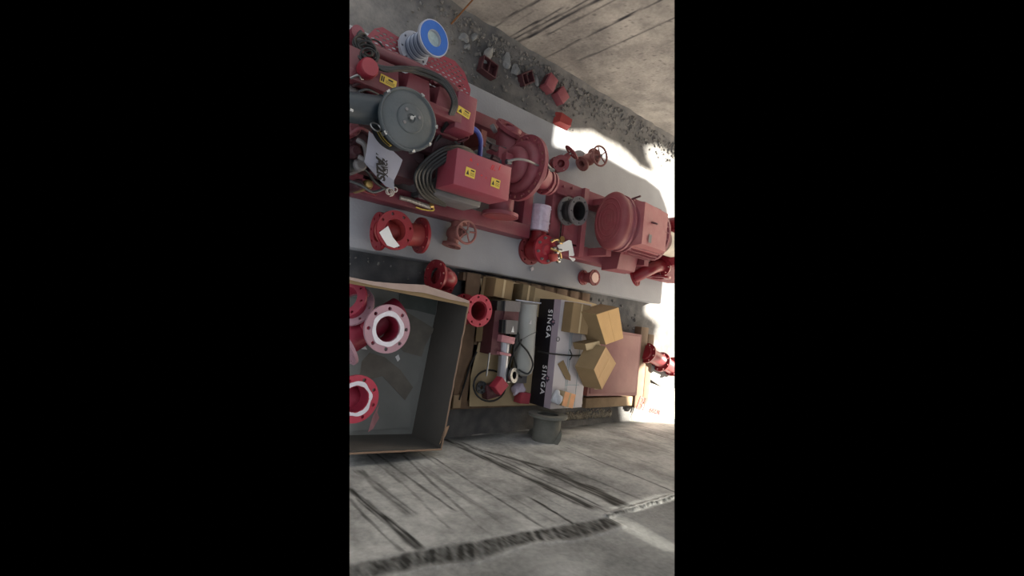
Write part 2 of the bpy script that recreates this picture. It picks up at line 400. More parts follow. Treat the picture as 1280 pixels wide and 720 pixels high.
tag(obj('coarse_gravel', gv, mat('pale_stone', (150, 142, 126), .9, var=.3, scale=9, bump=.5)), 'pale coarse gravel at the foot of the near wall beyond the cartons', 'gravel', kind='stuff')  # paler, warmer stone colour than the far wall gravel
chunks = [((610,70),(.24,.12,.1),'large grey broken concrete slab lying against the open maroon steel box'),
          ((633,76),(.09,.15,.08),'pale upright concrete shard between the two maroon steel boxes'),
          ((645,88),(.12,.14,.09),'rounded grey concrete lump just left of the second maroon box'),
          ((580,47),(.1,.1,.07),'whitish concrete lump nearest the blue faced connector'),
          ((592,46),(.09,.07,.06),'small grey concrete lump behind the blue faced connector'),
          ((616,62),(.06,.05,.05),'small round concrete lump on the far side of the broken slab'),
          ((585,58),(.06,.09,.05),'narrow grey concrete flake in the rubble by the blue faced connector'),
          ((671,101),(.12,.06,.05),'pale broken block piece between a maroon box and the pink clamp blocks')]
for i, (p, s_, lb) in enumerate(chunks):
    q = W(*p, .03); t = B(); t.stone((0, 0, 0), s_, i+3, 2, .45)
    tag(obj('concrete_chunk', t, CONC, loc=(q.x, q.y, ground(q.x, q.y)[0]+s_[2]*.3)), lb, 'rubble', 'broken concrete pieces on the dirt')
rr = B(); a = W(564, 30, .05); b_ = WY(596, -6, YT-.03); rr.cyl(a, b_, .009, None, 8)
tag(obj('steel_rod', rr, RUST), 'thin rusty steel rod leaning against the far wall above the dirt', 'rod')

# small red steel boxes on the dirt
def open_box(lb, px, py, sx, sy, sz, rz, m, tilt=0):
    q = W(px, py, .03); t = thing('steel_box', lb, 'steel box', (q.x, q.y, ground(q.x, q.y)[0]), (tilt, 0, rz), 'red steel boxes on the dirt by the far wall')
    b = B(); w = .012
    b.box((0,0,w/2), (sx,sy,w)); b.box((0, sy/2-w/2, sz/2+w/2), (sx, w, sz-w)); b.box((0, -sy/2+w/2, sz/2+w/2), (sx, w, sz-w))
    b.box((sx/2-w/2, 0, sz/2+w/2), (w, sy-2*w, sz-w)); b.box((-sx/2+w/2, 0, sz/2+w/2), (w, sy-2*w, sz-w))
    obj('shell', b, m, t)
    c = B(); c.box((0, 0, sz*.55), (w, sy-2*w-.002, sz*.6)); obj('divider', c, m, t); return t
open_box('open maroon steel box lying under the broken concrete slab', 608, 86, .22, .17, .1, R(-8), MARO)
open_box('open maroon steel box tilted beside the pale block piece', 656, 98, .2, .14, .09, R(38), MARO, .15)
def clamp(lb, px, py, sx, sy, sz, rz, m):
    q = W(px, py, .1); t = thing('clamp_block', lb, 'clamp block', (q.x, q.y, ground(q.x, q.y)[0]), (0, 0, rz), 'pink clamp blocks on the dirt')
    b = B(); b.box((0,0,sz/2), (sx, sy, sz), None, .006); obj('block', b, m, t)
    c = B(); c.box((-sx/2-.004, 0, sz*.45), (.008, sy*.7, sz*.5)); obj('end_plate', c, MARO, t)
clamp('pink topped steel block standing by the wall, farther from the plinth of the touching pair', 688, 104, .15, .2, .13, R(-20), BRICK)
clamp('pink topped steel block, nearer the plinth of the touching pair', 703, 119, .17, .17, .12, R(-38), BRICK)
q = W(706, 150, .08); t = thing('pipe_shoe', 'orange red steel shoe on the plinth edge where the sunlight begins', 'pipe support', (q.x, q.y-.02, .0), (0, 0, R(-10)))
b = B(); b.hexa([(-.13,-.08,0),(.12,-.08,0),(.12,.09,0),(-.13,.09,0),(-.1,-.06,.1),(.08,-.04,.13),(.08,.06,.13),(-.1,.07,.1)]); obj('block', b, ORED, t)
b = B(); b.box((.1,-.12,.02),(.1,.05,.04)); obj('foot', b, GREYP, t)

# ================================================================= FITTINGS
def TILT(a, rz): return (Matrix.Rotation(a, 3, 'Y') @ Matrix.Rotation(R(rz), 3, 'Z')).to_euler()
def gate_valve(lb, loc, rot, m=RUSTV, wr=.135, s=1., hub=STEEL, bolts=False):
    t = thing('gate_valve', lb, 'valve', loc, rot, 'red handwheel gate valves')
    b = B(); b.lathe([(0,-.075),(.06,-.07),(.08,-.03),(.08,.03),(.06,.07),(0,.075)], (0,0,.1), (0,0,1), 20)
    b.pipe((-.12,0,.1),(.12,0,.1),.06,.045,20); obj('body', b, m, t)
    for sx in (-1, 1):
        f = B(); f.flange((sx*.13-(.012),0,.1),(1,0,0),.1,.045,.024,4,.078,.009); obj('flange', f, m, t)
    c = B(); c.cyl((0,0,.14),(0,0,.19),.075,.06,20); c.cyl((0,0,.19),(0,0,.27),.05,.035,16); obj('bonnet', c, m, t)
    for i in range(6 if bolts else 0): k = B(); a = i*PI/3; k.cyl((.062*math.cos(a),.062*math.sin(a),.19),(.062*math.cos(a),.062*math.sin(a),.21),.012,None,6); obj('bolt', k, STEEL, t)
    c = B(); c.cyl((0,0,.26),(0,0,.335),.012,None,10); obj('stem', c, STEEL, t)
    w = B(); w.ring((0,0,.31),(0,0,1),wr,.013,36,8); 
    for i in range(5):
        a = 2*PI*i/5; w.tube([(0.02*math.cos(a),.02*math.sin(a),.318),(wr*.6*math.cos(a),wr*.6*math.sin(a),.312),(wr*math.cos(a),wr*math.sin(a),.31)],.009,6,False,2)
    w.cyl((0,0,.3),(0,0,.33),.026,None,12); hw = obj('handwheel', w, m, t)
    n = B(); n.cyl((0,0,.33),(0,0,.345),.018,None,6); obj('nut', n, hub, hw); return t
q = W(750, 195, .52)
gate_valve('dusty red gate valve standing at the edge of the sunlit strip of the plinth', (q.x+.03, q.y, .21), TILT(-.1, 40), RUSTV, .125)
q = W(583, 290, .52)
gate_valve('dusty red gate valve with pink wheel standing between the skid and the red tee', (q.x, q.y, .21), (0, 0, R(80)), RUSTV, .115)
q = W(694, 203, .3)
gate_valve('bright red gate valve tipped over beside the pump, wheel turned on edge', (q.x-.03, q.y-.1, .3), (-.5, .95, R(25)), VRED, .1, bolts=True)

def tee(lb, loc, rot, m, Rf=.17, rp=.11, L=.26, film=None, body=None, fm=None, left=True, right=True, nb=8, Ll=None, Lr=None):
    Ll = Ll or L; Lr = Lr or L
    t = thing('flanged_tee', lb, 'pipe tee', loc, rot, 'red flanged pipe tees')
    b = B(); b.pipe((-Ll,0,0),(Lr,0,0),rp,rp*.9,32); b.pipe((0,0,rp*.6),(0,0,L),rp,rp*.9,32)
    b.lathe([(rp*1.25,rp*.75),(rp*1.1,rp*.95),(rp,rp*1.15)],(0,0,0),(0,0,1),32); obj('body', b, body or m, t)
    ends = []
    if left: ends.append(((-Ll-.012,0,0),(1,0,0)))
    if right: ends.append(((Lr-.012,0,0),(1,0,0)))
    ends.append(((0,0,L-.012),(0,0,1)))
    for i, (o, ax) in enumerate(ends):
        f = B(); f.flange(o, ax, Rf, rp*.9, .028, nb, Rf*.83, .014*Rf/.17); fl = obj('flange', f, (fm or m), t)
        if film and i == len(ends)-1:
            g = B(); n = 48; lo = []; hi = []
            for k in range(n):
                a = 2*PI*k/n; lo.append((rp*(.92+.05*nz3(k*.7, film))*math.cos(a), rp*(.92+.05*nz3(k*.7, film))*math.sin(a)))
                r = Rf*(.72+.1*nz3(math.cos(a)*1.5+film, math.sin(a)*1.5)); r = min(r, Rf*.75); hi.append((r*math.cos(a), r*math.sin(a)))
            g.plate(hi, [lo], .003, (0,0,L+.0165)); obj('protective_film', g, FILM, fl)
    return t
q = W(499, 287, .66); t = tee('dark red flanged tee on the plinth beside the skid, one mouth facing up', (q.x, q.y, .2+.175), (0,0,R(6)), BRED, .175, .11, .2, body=ORED, Ll=.055, Lr=.37)
g = B(); n = 14; g.plate([(-.13,-.09),(-.02,-.16),(.05,-.15),(.09,-.11),(0,-.07),(-.08,.0)],[], .003,(0,0,0))
o = obj('torn_sticker', g, WPAP, t, loc=(0,0,.218), rot=(0,0,R(-22)))

# ---------------------------------------------------------------- flexible connector with blue face
q = W(515, 63, .85); t = thing('flexible_connector', 'white bellows pipe connector with bright blue end face standing on the perforated guard', 'pipe connector', (q.x, q.y, .86), (0, .1, 0))
b = B(); b.flange((0,0,0),(0,0,1),.142,.07,.03,8,.118,.01); obj('flange', b, WHITE, t)
b = B(); pr = []
for i in range(29): pr.append((.098 if i % 2 else .08, .03+.245*i/28))
b.lathe(pr,(0,0,0),(0,0,1),40); obj('bellows', b, bellmat(), t)
b = B(); b.lathe([(.07,.262),(.142,.275),(.142,.3),(.066,.3),(.066,.262)],(0,0,0),(0,0,1),40); obj('flange', b, WHITE, t)
b = B(); b.plate(circle(.132,40),[circle(.066,32)],.004,(0,0,.3)); obj('blue_liner', b, BLUE, t)
b = B(); b.cyl((0,0,.2),(0,0,.275),.064,None,24); obj('plug', b, mat('pale_plug', (160, 176, 176), .6, var=.2, scale=25), t)

# ================================================================= DIESEL FIRE PUMP SET
E0 = V(1.9, 1.5, .2)
eng = thing('engine_pump_set', 'large crimson diesel fire pump set on a steel skid running along the plinth', 'pump set', E0)
def ep(name, b, m, parent=eng, **k): return obj(name, b, m, parent, world=True, **k)
b = B(); z0, z1 = .2, .4
b.bb(.7,3.65,.95,1.1,z0,z1,.006); b.bb(.7,3.65,2.0,2.13,z0,z1,.006); b.bb(3.52,3.65,1.1,2.0,z0,z1,.006); b.bb(2.55,2.68,1.1,2.0,z0,z1); b.bb(1.5,1.62,1.1,2.0,z0,z1)
ep('skid_frame', b, ENGL)
b = B(); b.bb(.7,2.0,1.1,2.0,.2,.22); b.bb(.7,1.95,1.3,1.75,.4,1.0,.02); b.bb(.8,1.9,1.22,1.3,.55,.9,.02)
for i in range(5): b.cyl((.85+.25*i,1.2,.5),(.85+.25*i,1.25,.95),.045,None,12)
ep('engine_block', b, ENGD)
b = B(); b.bb(.8,2.1,1.44,1.8,1.0,1.12,.015); ep('cylinder_head', b, ENG)
for i, (xa, xb) in enumerate(((.95,1.2),(1.22,1.46),(1.48,1.72),(1.74,1.95))):
    b = B(); b.hexa([(xa,1.5,1.12),(xb,1.5,1.12),(xb,1.74,1.12),(xa,1.74,1.12),(xa+.01,1.52,1.3),(xb-.01,1.52,1.3),(xb-.045,1.72,1.3),(xa+.03,1.72,1.3)])
    ep('valve_cover', b, ENG)
b = B(); b.bb(1.0,2.0,1.5,1.58,1.2,1.302,.01); ep('intake_manifold', b, ENG)
b = B(); b.bb(1.94,2.13,1.46,1.76,.95,1.3,.012); bx = ep('thermostat_housing', b, ENGL)
def label_at(p, ax, ay, w, h, parent, lay=0, z=.002):
    """yellow safety sticker: w along ax, h along ay, on a face with normal ax x ay"""
    ax = Vector(ax).normalized(); ay = Vector(ay).normalized(); n = ax.cross(ay); ay = n.cross(ax); rot = Matrix((ax, ay, n)).transposed()
    b = B(); b.plate([(-w/2,-h/2),(w/2,-h/2),(w/2,h/2),(-w/2,h/2)],[], z, p, rot=rot); lb = ep('safety_label', b, YEL, parent)
    b = B(); P0 = Vector(p)+n*z; m = .0008
    f = lambda pts: b.plate(pts, [], m, P0, rot=rot)
    if lay == 0:
        f([(-w*.44,-h*.32),(-w*.36,-h*.32),(-w*.36,h*.32),(-w*.44,h*.32)]); f([(-w*.32,-h*.32),(-w*.25,-h*.32),(-w*.25,h*.32),(-w*.32,h*.32)])
        f([(-w*.02,h*.1),(w*.28,h*.1),(w*.28,h*.3),(-w*.02,h*.3)])
        for k in range(3): f([(-w*.15,-h*(.05+.13*k)),(w*.4,-h*(.05+.13*k)),(w*.4,-h*(.01+.13*k)),(-w*.15,-h*(.01+.13*k))])
    else:
        f([(-w*.42,-h*.3),(-w*.12,-h*.3),(-w*.27,h*.25)])
        f([(w*.02,h*.2),(w*.4,h*.2),(w*.4,h*.36),(w*.02,h*.36)])
        for k in range(3): f([(-w*.02,-h*(.0+.14*k)),(w*.42,-h*(.0+.14*k)),(w*.42,-h*(-.04+.14*k)),(-w*.02,-h*(-.04+.14*k))])
    ep('label_print', b, INK, lb)
qa, qb = W(475, 97, 1.3), W(495, 107, 1.3); c = (qa+qb)/2; label_at((c.x, c.y, 1.3025), qb-qa, (0,1,0), .125, .06, bx)
qa, qb = W(571, 135, 1.3), W(588, 146, 1.3); c = (qa+qb)/2; label_at((c.x, c.y, 1.301), qb-qa, (0,1,0), .12, .06, bx, 1)
b = B(); b.tube([(1.15,1.84,1.12),(1.6,1.85,1.15),(1.95,1.82,1.15),(2.1,1.76,1.1)],.05,14); 
for i in range(4): b.cyl((1.2+.24*i,1.72,1.1),(1.2+.24*i,1.84,1.13),.035,None,10)
ep('exhaust_manifold', b, ENG)
b = B(); q = W(543, 102, 1.22); b.cyl(q-V(0,0,.03), q+V(0,0,.02), .022, None, 12); ep('plug', b, ENG)
b = B(); q = W(462, 84, 1.38); b.lathe([(0,-.25),(.05,-.25),(.062,-.06),(.066,-.05),(.066,0),(.058,.012),(0,.014)], q, (0,0,1), 28); ep('filler_cap', b, mat('cap_red', (130, 36, 50), .5, var=.08))
b = B(); q = W(448, 40, 1.1); b.lathe([(0,-.3),(.05,-.3),(.05,0),(0,.0)], q, (0,0,1), 20); ep('coolant_cap', b, ENGL)
b = B(); q = W(434, 85, 1.2); b.cyl(q-V(0,0,.5), q+V(0,0,.02), .1, None, 28); b.cyl(q+V(-.1,-.1,-.05), q+V(.12,-.18,.0), .05, None, 14); ep('muffler', b, GREYP)
# perforated guard
poly = [W(*p, .83) for p in ((457,47),(468,36),(478,34),(497,46),(545,66),(568,76),(580,90),(588,112),(586,126),(560,116),(500,82),(470,66))]
o2 = [(p.x, p.y) for p in poly]; holes = []
def inside(x, y, P):
    c = False
    for (x1, y1), (x2, y2) in zip(P, P[1:]+P[:1]):
        if (y1 > y) != (y2 > y) and x < (x2-x1)*(y-y1)/(y2-y1)+x1: c = not c
    return c
xs = [p[0] for p in o2]; ys = [p[1] for p in o2]; i = 0; y = min(ys)
while y < max(ys):
    x = min(xs)+(i % 2)*.03
    while x < max(xs):
        sl = [(x+a, y+bb_) for a, bb_ in ((-.022,.002),(-.008,-.0085),(.022,-.002),(.008,.0085))]
        if all(inside(x+a*1.6, y+c*2.2, o2) for a, c in ((-.019,.0),(.019,0),(0,.01),(0,-.01),(.015,.01),(-.015,-.01))): holes.append(sl)
        x += .06
    y += .026; i += 1
b = B(); b.plate(o2, holes, .004, (0,0,.83)); pg = ep('perforated_guard', b, mat('guard_red', (134, 40, 56), .5, var=.12, dust=DUST, dust_amt=.15))
for x in (1.5, 1.95, 2.25): b = B(); b.box((x,2.08,.615),(.03,.03,.43)); b.box((x,1.95,.7),(.03,.3,.03)); ep('bracket', b, ENG, pg)
# air cleaner
q = W(511.5, 149, 1.58); ac = V(q.x, q.y, 1.58)
b = B(); b.lathe([(0,-.24),(.165,-.24),(.178,-.03),(.178,-.02)], ac, (0,0,1), 48); af = ep('air_cleaner', b, BLK)
b = B(); b.lathe([(.178,-.035),(.208,-.032),(.214,-.01),(.208,.004),(.2,.006),(.192,-.006),(.12,.012),(.1,.014),(.095,.024),(.085,.028),(.03,.028),(.028,.02),(0,.02)], ac, (0,0,1), 64); lid = ep('lid', b, GREYC, af)
b = B(); b.cyl(ac+V(0,0,.02), ac+V(0,0,.04), .014, None, 8); b.box(ac+V(0,0,.045), (.045,.008,.016), (0,0,.7)); ep('wing_nut', b, STEEL, lid)
b = B()
for a in (.4, 2.3, 3.9): b.cyl(ac+V(.062*math.cos(a),.062*math.sin(a),.026), ac+V(.062*math.cos(a),.062*math.sin(a),.034), .011, None, 10)
ep('rivet', b, GREYP, lid)
for a in (.1, 1.2, 2.5, 3.9, 5.0, 5.7):
    b = B(); p = ac+V(.213*math.cos(a), .213*math.sin(a), -.02); b.box(p, (.012,.026,.05), (0,0,a)); b.tube([p+V(0,0,.02), p+V(-.014*math.cos(a),-.014*math.sin(a),.03)], .005, 6, False, 1); ep('clip', b, STEEL, lid)
b = B(); b.ring(ac+V(-.19,-.1,-.08),(0,.6,1),.035,.005,18,5); ep('clamp_ring', b, STEEL, af)
la = -PI*.70
for w_, h_, m_, o_ in ((.13,.036,YEL,.1795),(.118,.026,INK,.1803)):
    b = B(); t_ = bmesh.new(); n = 10; r1 = []; r2 = []
    for k in range(n+1):
        a = la+(k/n-.5)*w_/.18; r1.append(t_.verts.new(ac+V(o_*math.cos(a), o_*math.sin(a), -.13-h_/2))); r2.append(t_.verts.new(ac+V((o_+.001)*math.cos(a), (o_+.001)*math.sin(a), -.13+h_/2)))
    for k in range(n): t_.faces.new([r1[k], r1[k+1], r2[k+1], r2[k]])
    b.add(t_); ep('label' if m_ is YEL else 'label_print', b, m_, af)
b = B(); q = W(484, 140, 1.42); q2 = W(420, 132, 1.42); b.cyl(q, q2, .098, None, 28); b.cyl(q, q+(q2-q).normalized()*.05, .108, None, 28); ep('intake_duct', b, TEAL)
b = B(); b.cyl(W(437,137,1.53), W(441,139,1.53), .012, None, 8); ep('duct_bolt', b, STEEL)
# clutter below/left of the air cleaner: filters, pipes, hoses
def epx(name, pts, r, m, n=10, **k):
    b = B(); b.tube([W(*p) for p in pts], r, n, **k); return ep(name, b, m)
epx('fuel_pipe', [(437,168,1.1),(450,160,1.15),(462,166,1.12),(470,176,1.1),(462,190,1.05)], .012, ENG)
epx('fuel_pipe', [(440,120,1.25),(456,112,1.28),(470,116,1.25),(480,124,1.2)], .009, DSTEEL)
epx('fuel_pipe', [(447,175,1.05),(456,182,1.08),(458,200,1.0),(449,196,.95)], .02, GREYP)
epx('fuel_pipe', [(438,98,1.3),(448,94,1.32),(452,99,1.3),(460,96,1.3)], .008, STEEL)
epx('fuel_pipe', [(440,108,1.25),(452,104,1.27),(470,110,1.25),(476,122,1.2),(466,128,1.2)], .011, ENGD)
epx('oil_line', [(437,226,.75),(452,232,.75),(466,240,.72),(480,236,.72)], .012, DSTEEL)
epx('oil_line', [(437,205,.8),(450,208,.8),(460,215,.78),(470,228,.75),(486,238,.7)], .014, BLKH)
epx('oil_line', [(437,233,.45),(452,238,.45),(470,244,.45)], .01, VRED)
for (px, py, z, r, m) in ((444,160,1.05,.05,ENG),(446,188,.95,.045,ENGD),(452,205,.9,.05,GREYP),(440,206,.85,.05,BLK),(462,230,.7,.04,BRASS),(450,230,.7,.045,ENGD),(472,128,1.2,.04,ENGD),(455,122,1.2,.05,ENGD)):
    q = W(px, py, z); b = B(); b.lathe([(0,-.3),(r,-.3),(r,-.02),(r*.7,0),(r*.3,.003),(0,0)], q, (0,0,1), 20); ep('filter', b, m)
b = B(); b.bb(.9,1.95,1.12,1.3,.42,.62,.01); b.bb(1.5,1.9,1.05,1.3,.75,.95,.015); ep('side_cover', b, ENGD)
b = B(); b.lathe([(0,0),(.33,0),(.35,.03),(.35,.16),(.3,.2),(.2,.22),(0,.22)], (1.93,1.5,.72),(1,0,0),40); b.bb(1.95,2.14,1.25,1.75,.4,.7,.01); ep('flywheel_housing', b, ENGD)
for k, pts in enumerate([[(566,152,1.15),(580,160,1.18),(585,172,1.1),(572,178,1.05)], [(560,160,1.1),(572,168,1.12),(578,180,1.0),(566,186,.95)], [(553,168,1.05),(566,160,1.1),(576,166,1.1),(580,176,1.0)], [(548,178,1.0),(560,174,1.05),(570,182,1.0)]]):
    epx('fuel_pipe', pts, .01+.004*(k % 2), ENGD if k % 2 else ENG)
b = B(); b.box(W(584,180,.85),(.06,.14,.5)); b.cyl(W(583,152,1.1), W(585,158,1.1), .03, None, 12); ep('bracket', b, mat('bracket_brown', (96, 44, 38), .6))
b = B(); q = W(587,156,1.12); b.ring(q,(1,.5,1),.03,.01,20,6); ep('hose_clamp', b, ENGD)
epx('coolant_hose', [(588,159,1.12),(597,165,1.12),(601,177,1.1),(600,192,1.02),(598,204,.9)], .022, BLUEH, 12)
epx('sensor_line', [(588,164,.8),(602,172,.8),(618,182,.75),(632,186,.75)], .014, DSTEEL)
# coupling shaft between engine and pump
b = B(); b.cyl((2.1,1.5,.8),(2.95,1.5,.8),.06,None,20); b.cyl((2.35,1.5,.8),(2.55,1.5,.8),.11,None,24); ep('drive_shaft', b, DSTEEL)
b = B(); b.bb(2.74,2.86,1.38,1.66,.4,.85,.01); b.bb(2.78,2.88,1.45,1.6,.8,.92,.01); ep('bearing_bracket', b, PUMP)
b = B()
for p in ((613,183,.9),(615,196,.9),(612,205,.9)): b.cyl(W(*p), W(p[0]+8,p[1]+4,p[2]), .025, None, 10)
ep('gland_stud', b, ENGD)
# pump casing
pc = V(3.04, 1.53, .86)
b = B(); b.flange(pc, (1,0,0), .335, .1, .045, 18, .3, .018); rg = ep('casing_flange', b, PUMP)
b = B()
def arc(cx, Rm, r, a0, a1):
    b.tube([pc+V(cx, Rm*math.cos(a), Rm*math.sin(a)) for a in [a0+(a1-a0)*k/20 for k in range(21)]], r, 16, False, 1)
arc(-.015, .205, .062, R(-80), R(260)); arc(-.09, .1, .085, R(-80), R(260)); b.cyl(pc+V(-.13,0,0), pc+V(.1,0,0), .13, None, 32)
b.cyl(pc+V(.03,0,0), pc+V(.2,0,0), .22, .16, 40); ep('volute', b, PUMP)
for k in range(9):
    a = .1+2*PI*k*2/18; b = B(); p = pc+basis((1,0,0))@V(.298*math.cos(a),.298*math.sin(a),0)+V(-.02,0,0); b.cyl(p, p+V(.085,0,0), .014, None, 6); ep('bolt', b, PUMP)
b = B(); b.cyl(pc+V(.22,0,0), pc+V(.4,-.03,-.05), .13, .1, 28); ep('suction_nozzle', b, PUMP)
b = B(); b.flange(pc+V(.38,-.03,-.06),(1,0,-.1),.14,.08,.03,8,.115,.012); b.flange(pc+V(.44,-.03,-.06),(1,0,-.1),.13,.0,.03,8,.107,.012); ep('suction_flange', b, PUMP)
b = B(); b.lathe([(0,0),(.06,0),(.075,.04),(.05,.09),(0,.1)], pc+V(.47,-.02,-.07),(1,0,0),20); ep('end_cap', b, PINK)
b = B(); b.cyl((3.05,1.1,.58),(3.05,1.98,.58),.13,None,28); b.bb(2.9,3.25,1.35,1.65,.4,.6,.01); ep('cross_pipe', b, PUMP)
b = B(); b.flange((3.05,1.09,.58),(0,-1,0),.19,.12,.035,8,.155,.013); ep('side_flange', b, PUMP)
b = B(); b.plate(circle(.165,36),[],.006,(3.05,1.055,.58),axis=(0,-1,0)); ep('blank_cover', b, VRED)
b = B(); b.flange((3.05,1.97,.6),(0,.75,.66),.18,.1,.04,8,.15,.013); b.cyl((3.05,1.85,.52),(3.05,1.98,.61),.12,None,24); ep('discharge_flange', b, PUMP)
b = B(); q = W(615,162,.66); b.cyl(q, q+V(.02,.02,.03), .045, None, 14); ep('vent_fitting', b, GREYP)
pts = [(634,202,1.22),(646,199,1.24),(660,201,1.22),(674,207,1.1),(682,204,1.0),(690,212,.95)]
hb = B(); hb.tube([W(*p) for p in pts], .011, 8); ep('vent_line', hb, GREYP)
b = B(); b.cyl(W(672,203,1.1), W(676,210,1.05), .026, None, 10); b.cyl(W(633,202,1.2), W(638,203,1.2), .024, None, 10); b.cyl(W(680,211,.95), W(692,213,.95), .02, None, 8); ep('vent_valve', b, DSTEEL)
# control box
cb = B(); cb.bb(1.99,2.56,1.015,1.31,1.03,1.3,.006); cbo = ep('control_box', cb, mat('box_red', (136, 42, 62), .5, var=.08, dust=DUST, dust_amt=.22, scale=4))
c = W(588,216,1.302); label_at((c.x,c.y,1.3005), (1,-.05,0), (0,1,0), .095, .075, cbo, 1)
c = W(619.5,229,1.302); label_at((c.x,c.y,1.3005), (1,-.05,0), (0,1,0), .095, .075, cbo, 1)
b = B()
for (x, y, s_) in ((2.13,1.24,'^'),(2.2,1.25,','),(2.36,1.25,'//.'),(2.43,1.27,'/'),(2.25,1.16,'-'),(2.3,1.13,'`')): text(b, s_, .06, (x, y, 1.3008), (1,0,0), (0,1,0), .001, bold=.001)
ep('paint_marks', b, RINK, cbo)
b = B(); b.bb(2.06,2.56,1.0,1.12,.62,.9,.008); ep('junction_box', b, GREYP)
b = B(); b.bb(2.02,2.5,1.03,1.28,.95,1.03,.004); b.bb(2.1,2.14,1.05,1.09,.4,.64); b.bb(2.45,2.49,1.05,1.09,.4,.64); 
b.cyl((2.3,1.25,.45),(2.3,1.25,.98),.03); ep('box_stand', b, DSTEEL)
b = B()
for k in range(4): b = B(); b.cyl((2.14+.1*k,1.06,.9),(2.14+.1*k,1.06,.915),.008,None,8); ep('box_screw', b, STEEL)
# braided hose with yellow tip on the near rail
epx('braided_hose', [(500,247,.42),(512,250,.43),(526,255,.43),(538,259,.43)], .022, mat('braided_steel', (170, 165, 158), .4, .4, scale=60, var=.4), 12)
b = B(); b.tube([W(520,259,.42), W(530,262,.42), W(542,263,.42), W(540,257,.43)], .008, 8); ep('hose_tie', b, YEL)
b = B(); b.cyl(W(537,257,.45), W(541,257,.45), .025, None, 10); ep('hose_nut', b, BRASS)

# cable bundle running over the engine
t = thing('cable_bundle', 'bundle of black cables looping over the valve covers of the engine', 'cables', W(480,84,1.35))
for k in range(4):
    o_ = (k-1.5)*2.3
    b = B(); b.tube([W(448+k, 42-k, 1.15), W(446+k*2, 60, 1.2), W(458+o_*.3, 74+o_*.6, 1.33), W(480+o_*.3, 86-o_*.5, 1.37), W(505, 86-o_*.5, 1.37+.015*(k%2)), W(532-o_*.3, 91-o_*1.1, 1.36-.02*(k%2)), W(556+o_*.5, 104-o_*.6, 1.36), W(568+o_*.7, 126, 1.36), W(563+o_*.7, 146, 1.28), W(554+o_*.5, 164, 1.12), W(545,176,1.05)], .012, 8); obj('cable', b, BLKH, t, world=True)
for k in range(7):
    b = B(); c = W(452+k*1.5, 52+k*3, 1.2+.02*k); b.ring(c, (random.uniform(-.6,.6), random.uniform(-.6,.6), 1), .055+.01*(k % 3), .008, 24, 6); obj('loop', b, BLK, t, world=True)
b = B(); b.ring(W(470, 60, 1.1),(0,.2,1),.065,.007,24,6); obj('loop', b, BLK, t, world=True)
# coil behind control box
t = thing('cable_coil', 'coil of thick black cable hanging down behind the control box', 'cables', W(545,215,.62))
for k in range(5):
    e = k*4.4; w_ = 2*nz3(k*1.7, .3)
    b = B(); b.tube([W(596-e*.2, 196+e*.4, 1.0), W(584, 186+e*.8, 1.1), W(562+w_, 183+e*.9, 1.14), W(540+e*.6, 194+e*.6+w_, 1.12), W(521+e+w_, 214, 1.08), W(521+e, 233-e*.2+w_, 1.0), W(534+e*.6, 249-e*.45, .86), W(556, 257-e*.5, .7)], .0155, 8); obj('loop', b, BLKH, t, world=True)
# printed paper lying on the engine, lower end curled
t = thing('paper_notice', 'grey laminated paper notice with heavy black print draped over the engine, end curled', 'paper')if 0 else None
bm_ = B(); tt = bmesh.new(); nU, nV = 10, 22
A0, A1 = W(461,164,1.2), W(503,200,1.2); B0, B1 = W(455,203,1.16), W(492,226,1.14); C0, C1 = W(483,233,1.05), W(494,238,1.05)
rows = []
for j in range(nV+1):
    v = j/nV; row = []
    for i in range(nU+1):
        u = i/nU
        if v < .6: k = v/.6; L0 = A0.lerp(B0, k); L1 = A1.lerp(B1, k)
        else: k = (v-.6)/.4; L0 = B0.lerp(C0, k); L1 = B1.lerp(C1, k)
        p = L0.lerp(L1, u); p = p+V(0,0,.012*math.sin(u*PI)+.01*math.sin(v*5)); row.append(tt.verts.new(p))
    rows.append(row)
for j in range(nV):
    for i in range(nU): tt.faces.new([rows[j][i], rows[j][i+1], rows[j+1][i+1], rows[j+1][i]])
g = bmesh.ops.extrude_face_region(tt, geom=list(tt.faces))
for e in g['geom']:
    if isinstance(e, bmesh.types.BMVert): e.co.z += .003
bmesh.ops.recalc_face_normals(tt, faces=tt.faces)
bm_.add(tt); t = thing('paper_notice', 'grey laminated paper notice with heavy black print draped over the engine, end curled', 'paper', W(478,205,1.14))
obj('sheet', bm_, PAPER, t, world=True)
b = B(); c = W(486,240,1.0); prv = []
for k in range(34):
    a = -1.2+k*.26; r = .034-.0006*k; prv.append(c+V(r*math.cos(a), r*math.sin(a), 0))
b.tube(prv, .004, 4, False, 1); b.tube([p+V(0,0,.025) for p in prv], .005, 4, False, 1); c2 = W(494,237,1.05); b.ring(c2, (0,0,1), .018, .005, 18, 6)
obj('curled_end', b, mat('curl_paper', (176, 168, 160), .6), t, world=True)
def on_paper(u, v): 
    k = v/.6; return A0.lerp(B0, k).lerp(A1.lerp(B1, k), u)+V(0,0,.012*math.sin(u*PI)+.01*math.sin(v*5)+.0065)
rd = (W(479,220,1.18)-W(478,186,1.18)); upd = (W(485,195,1.18)-W(475,190,1.18))
b = B(); c = W(474.5,203,1.19); text(b, 'SYA2IS', .085, c+V(0,0,.008), rd, upd, .002, .2, .004)
c = W(480.5,210,1.19); text(b, '22JFX', .055, c+V(0,0,.008), rd, upd, .002, 0, .001); obj('print', b, INK, t, world=True)

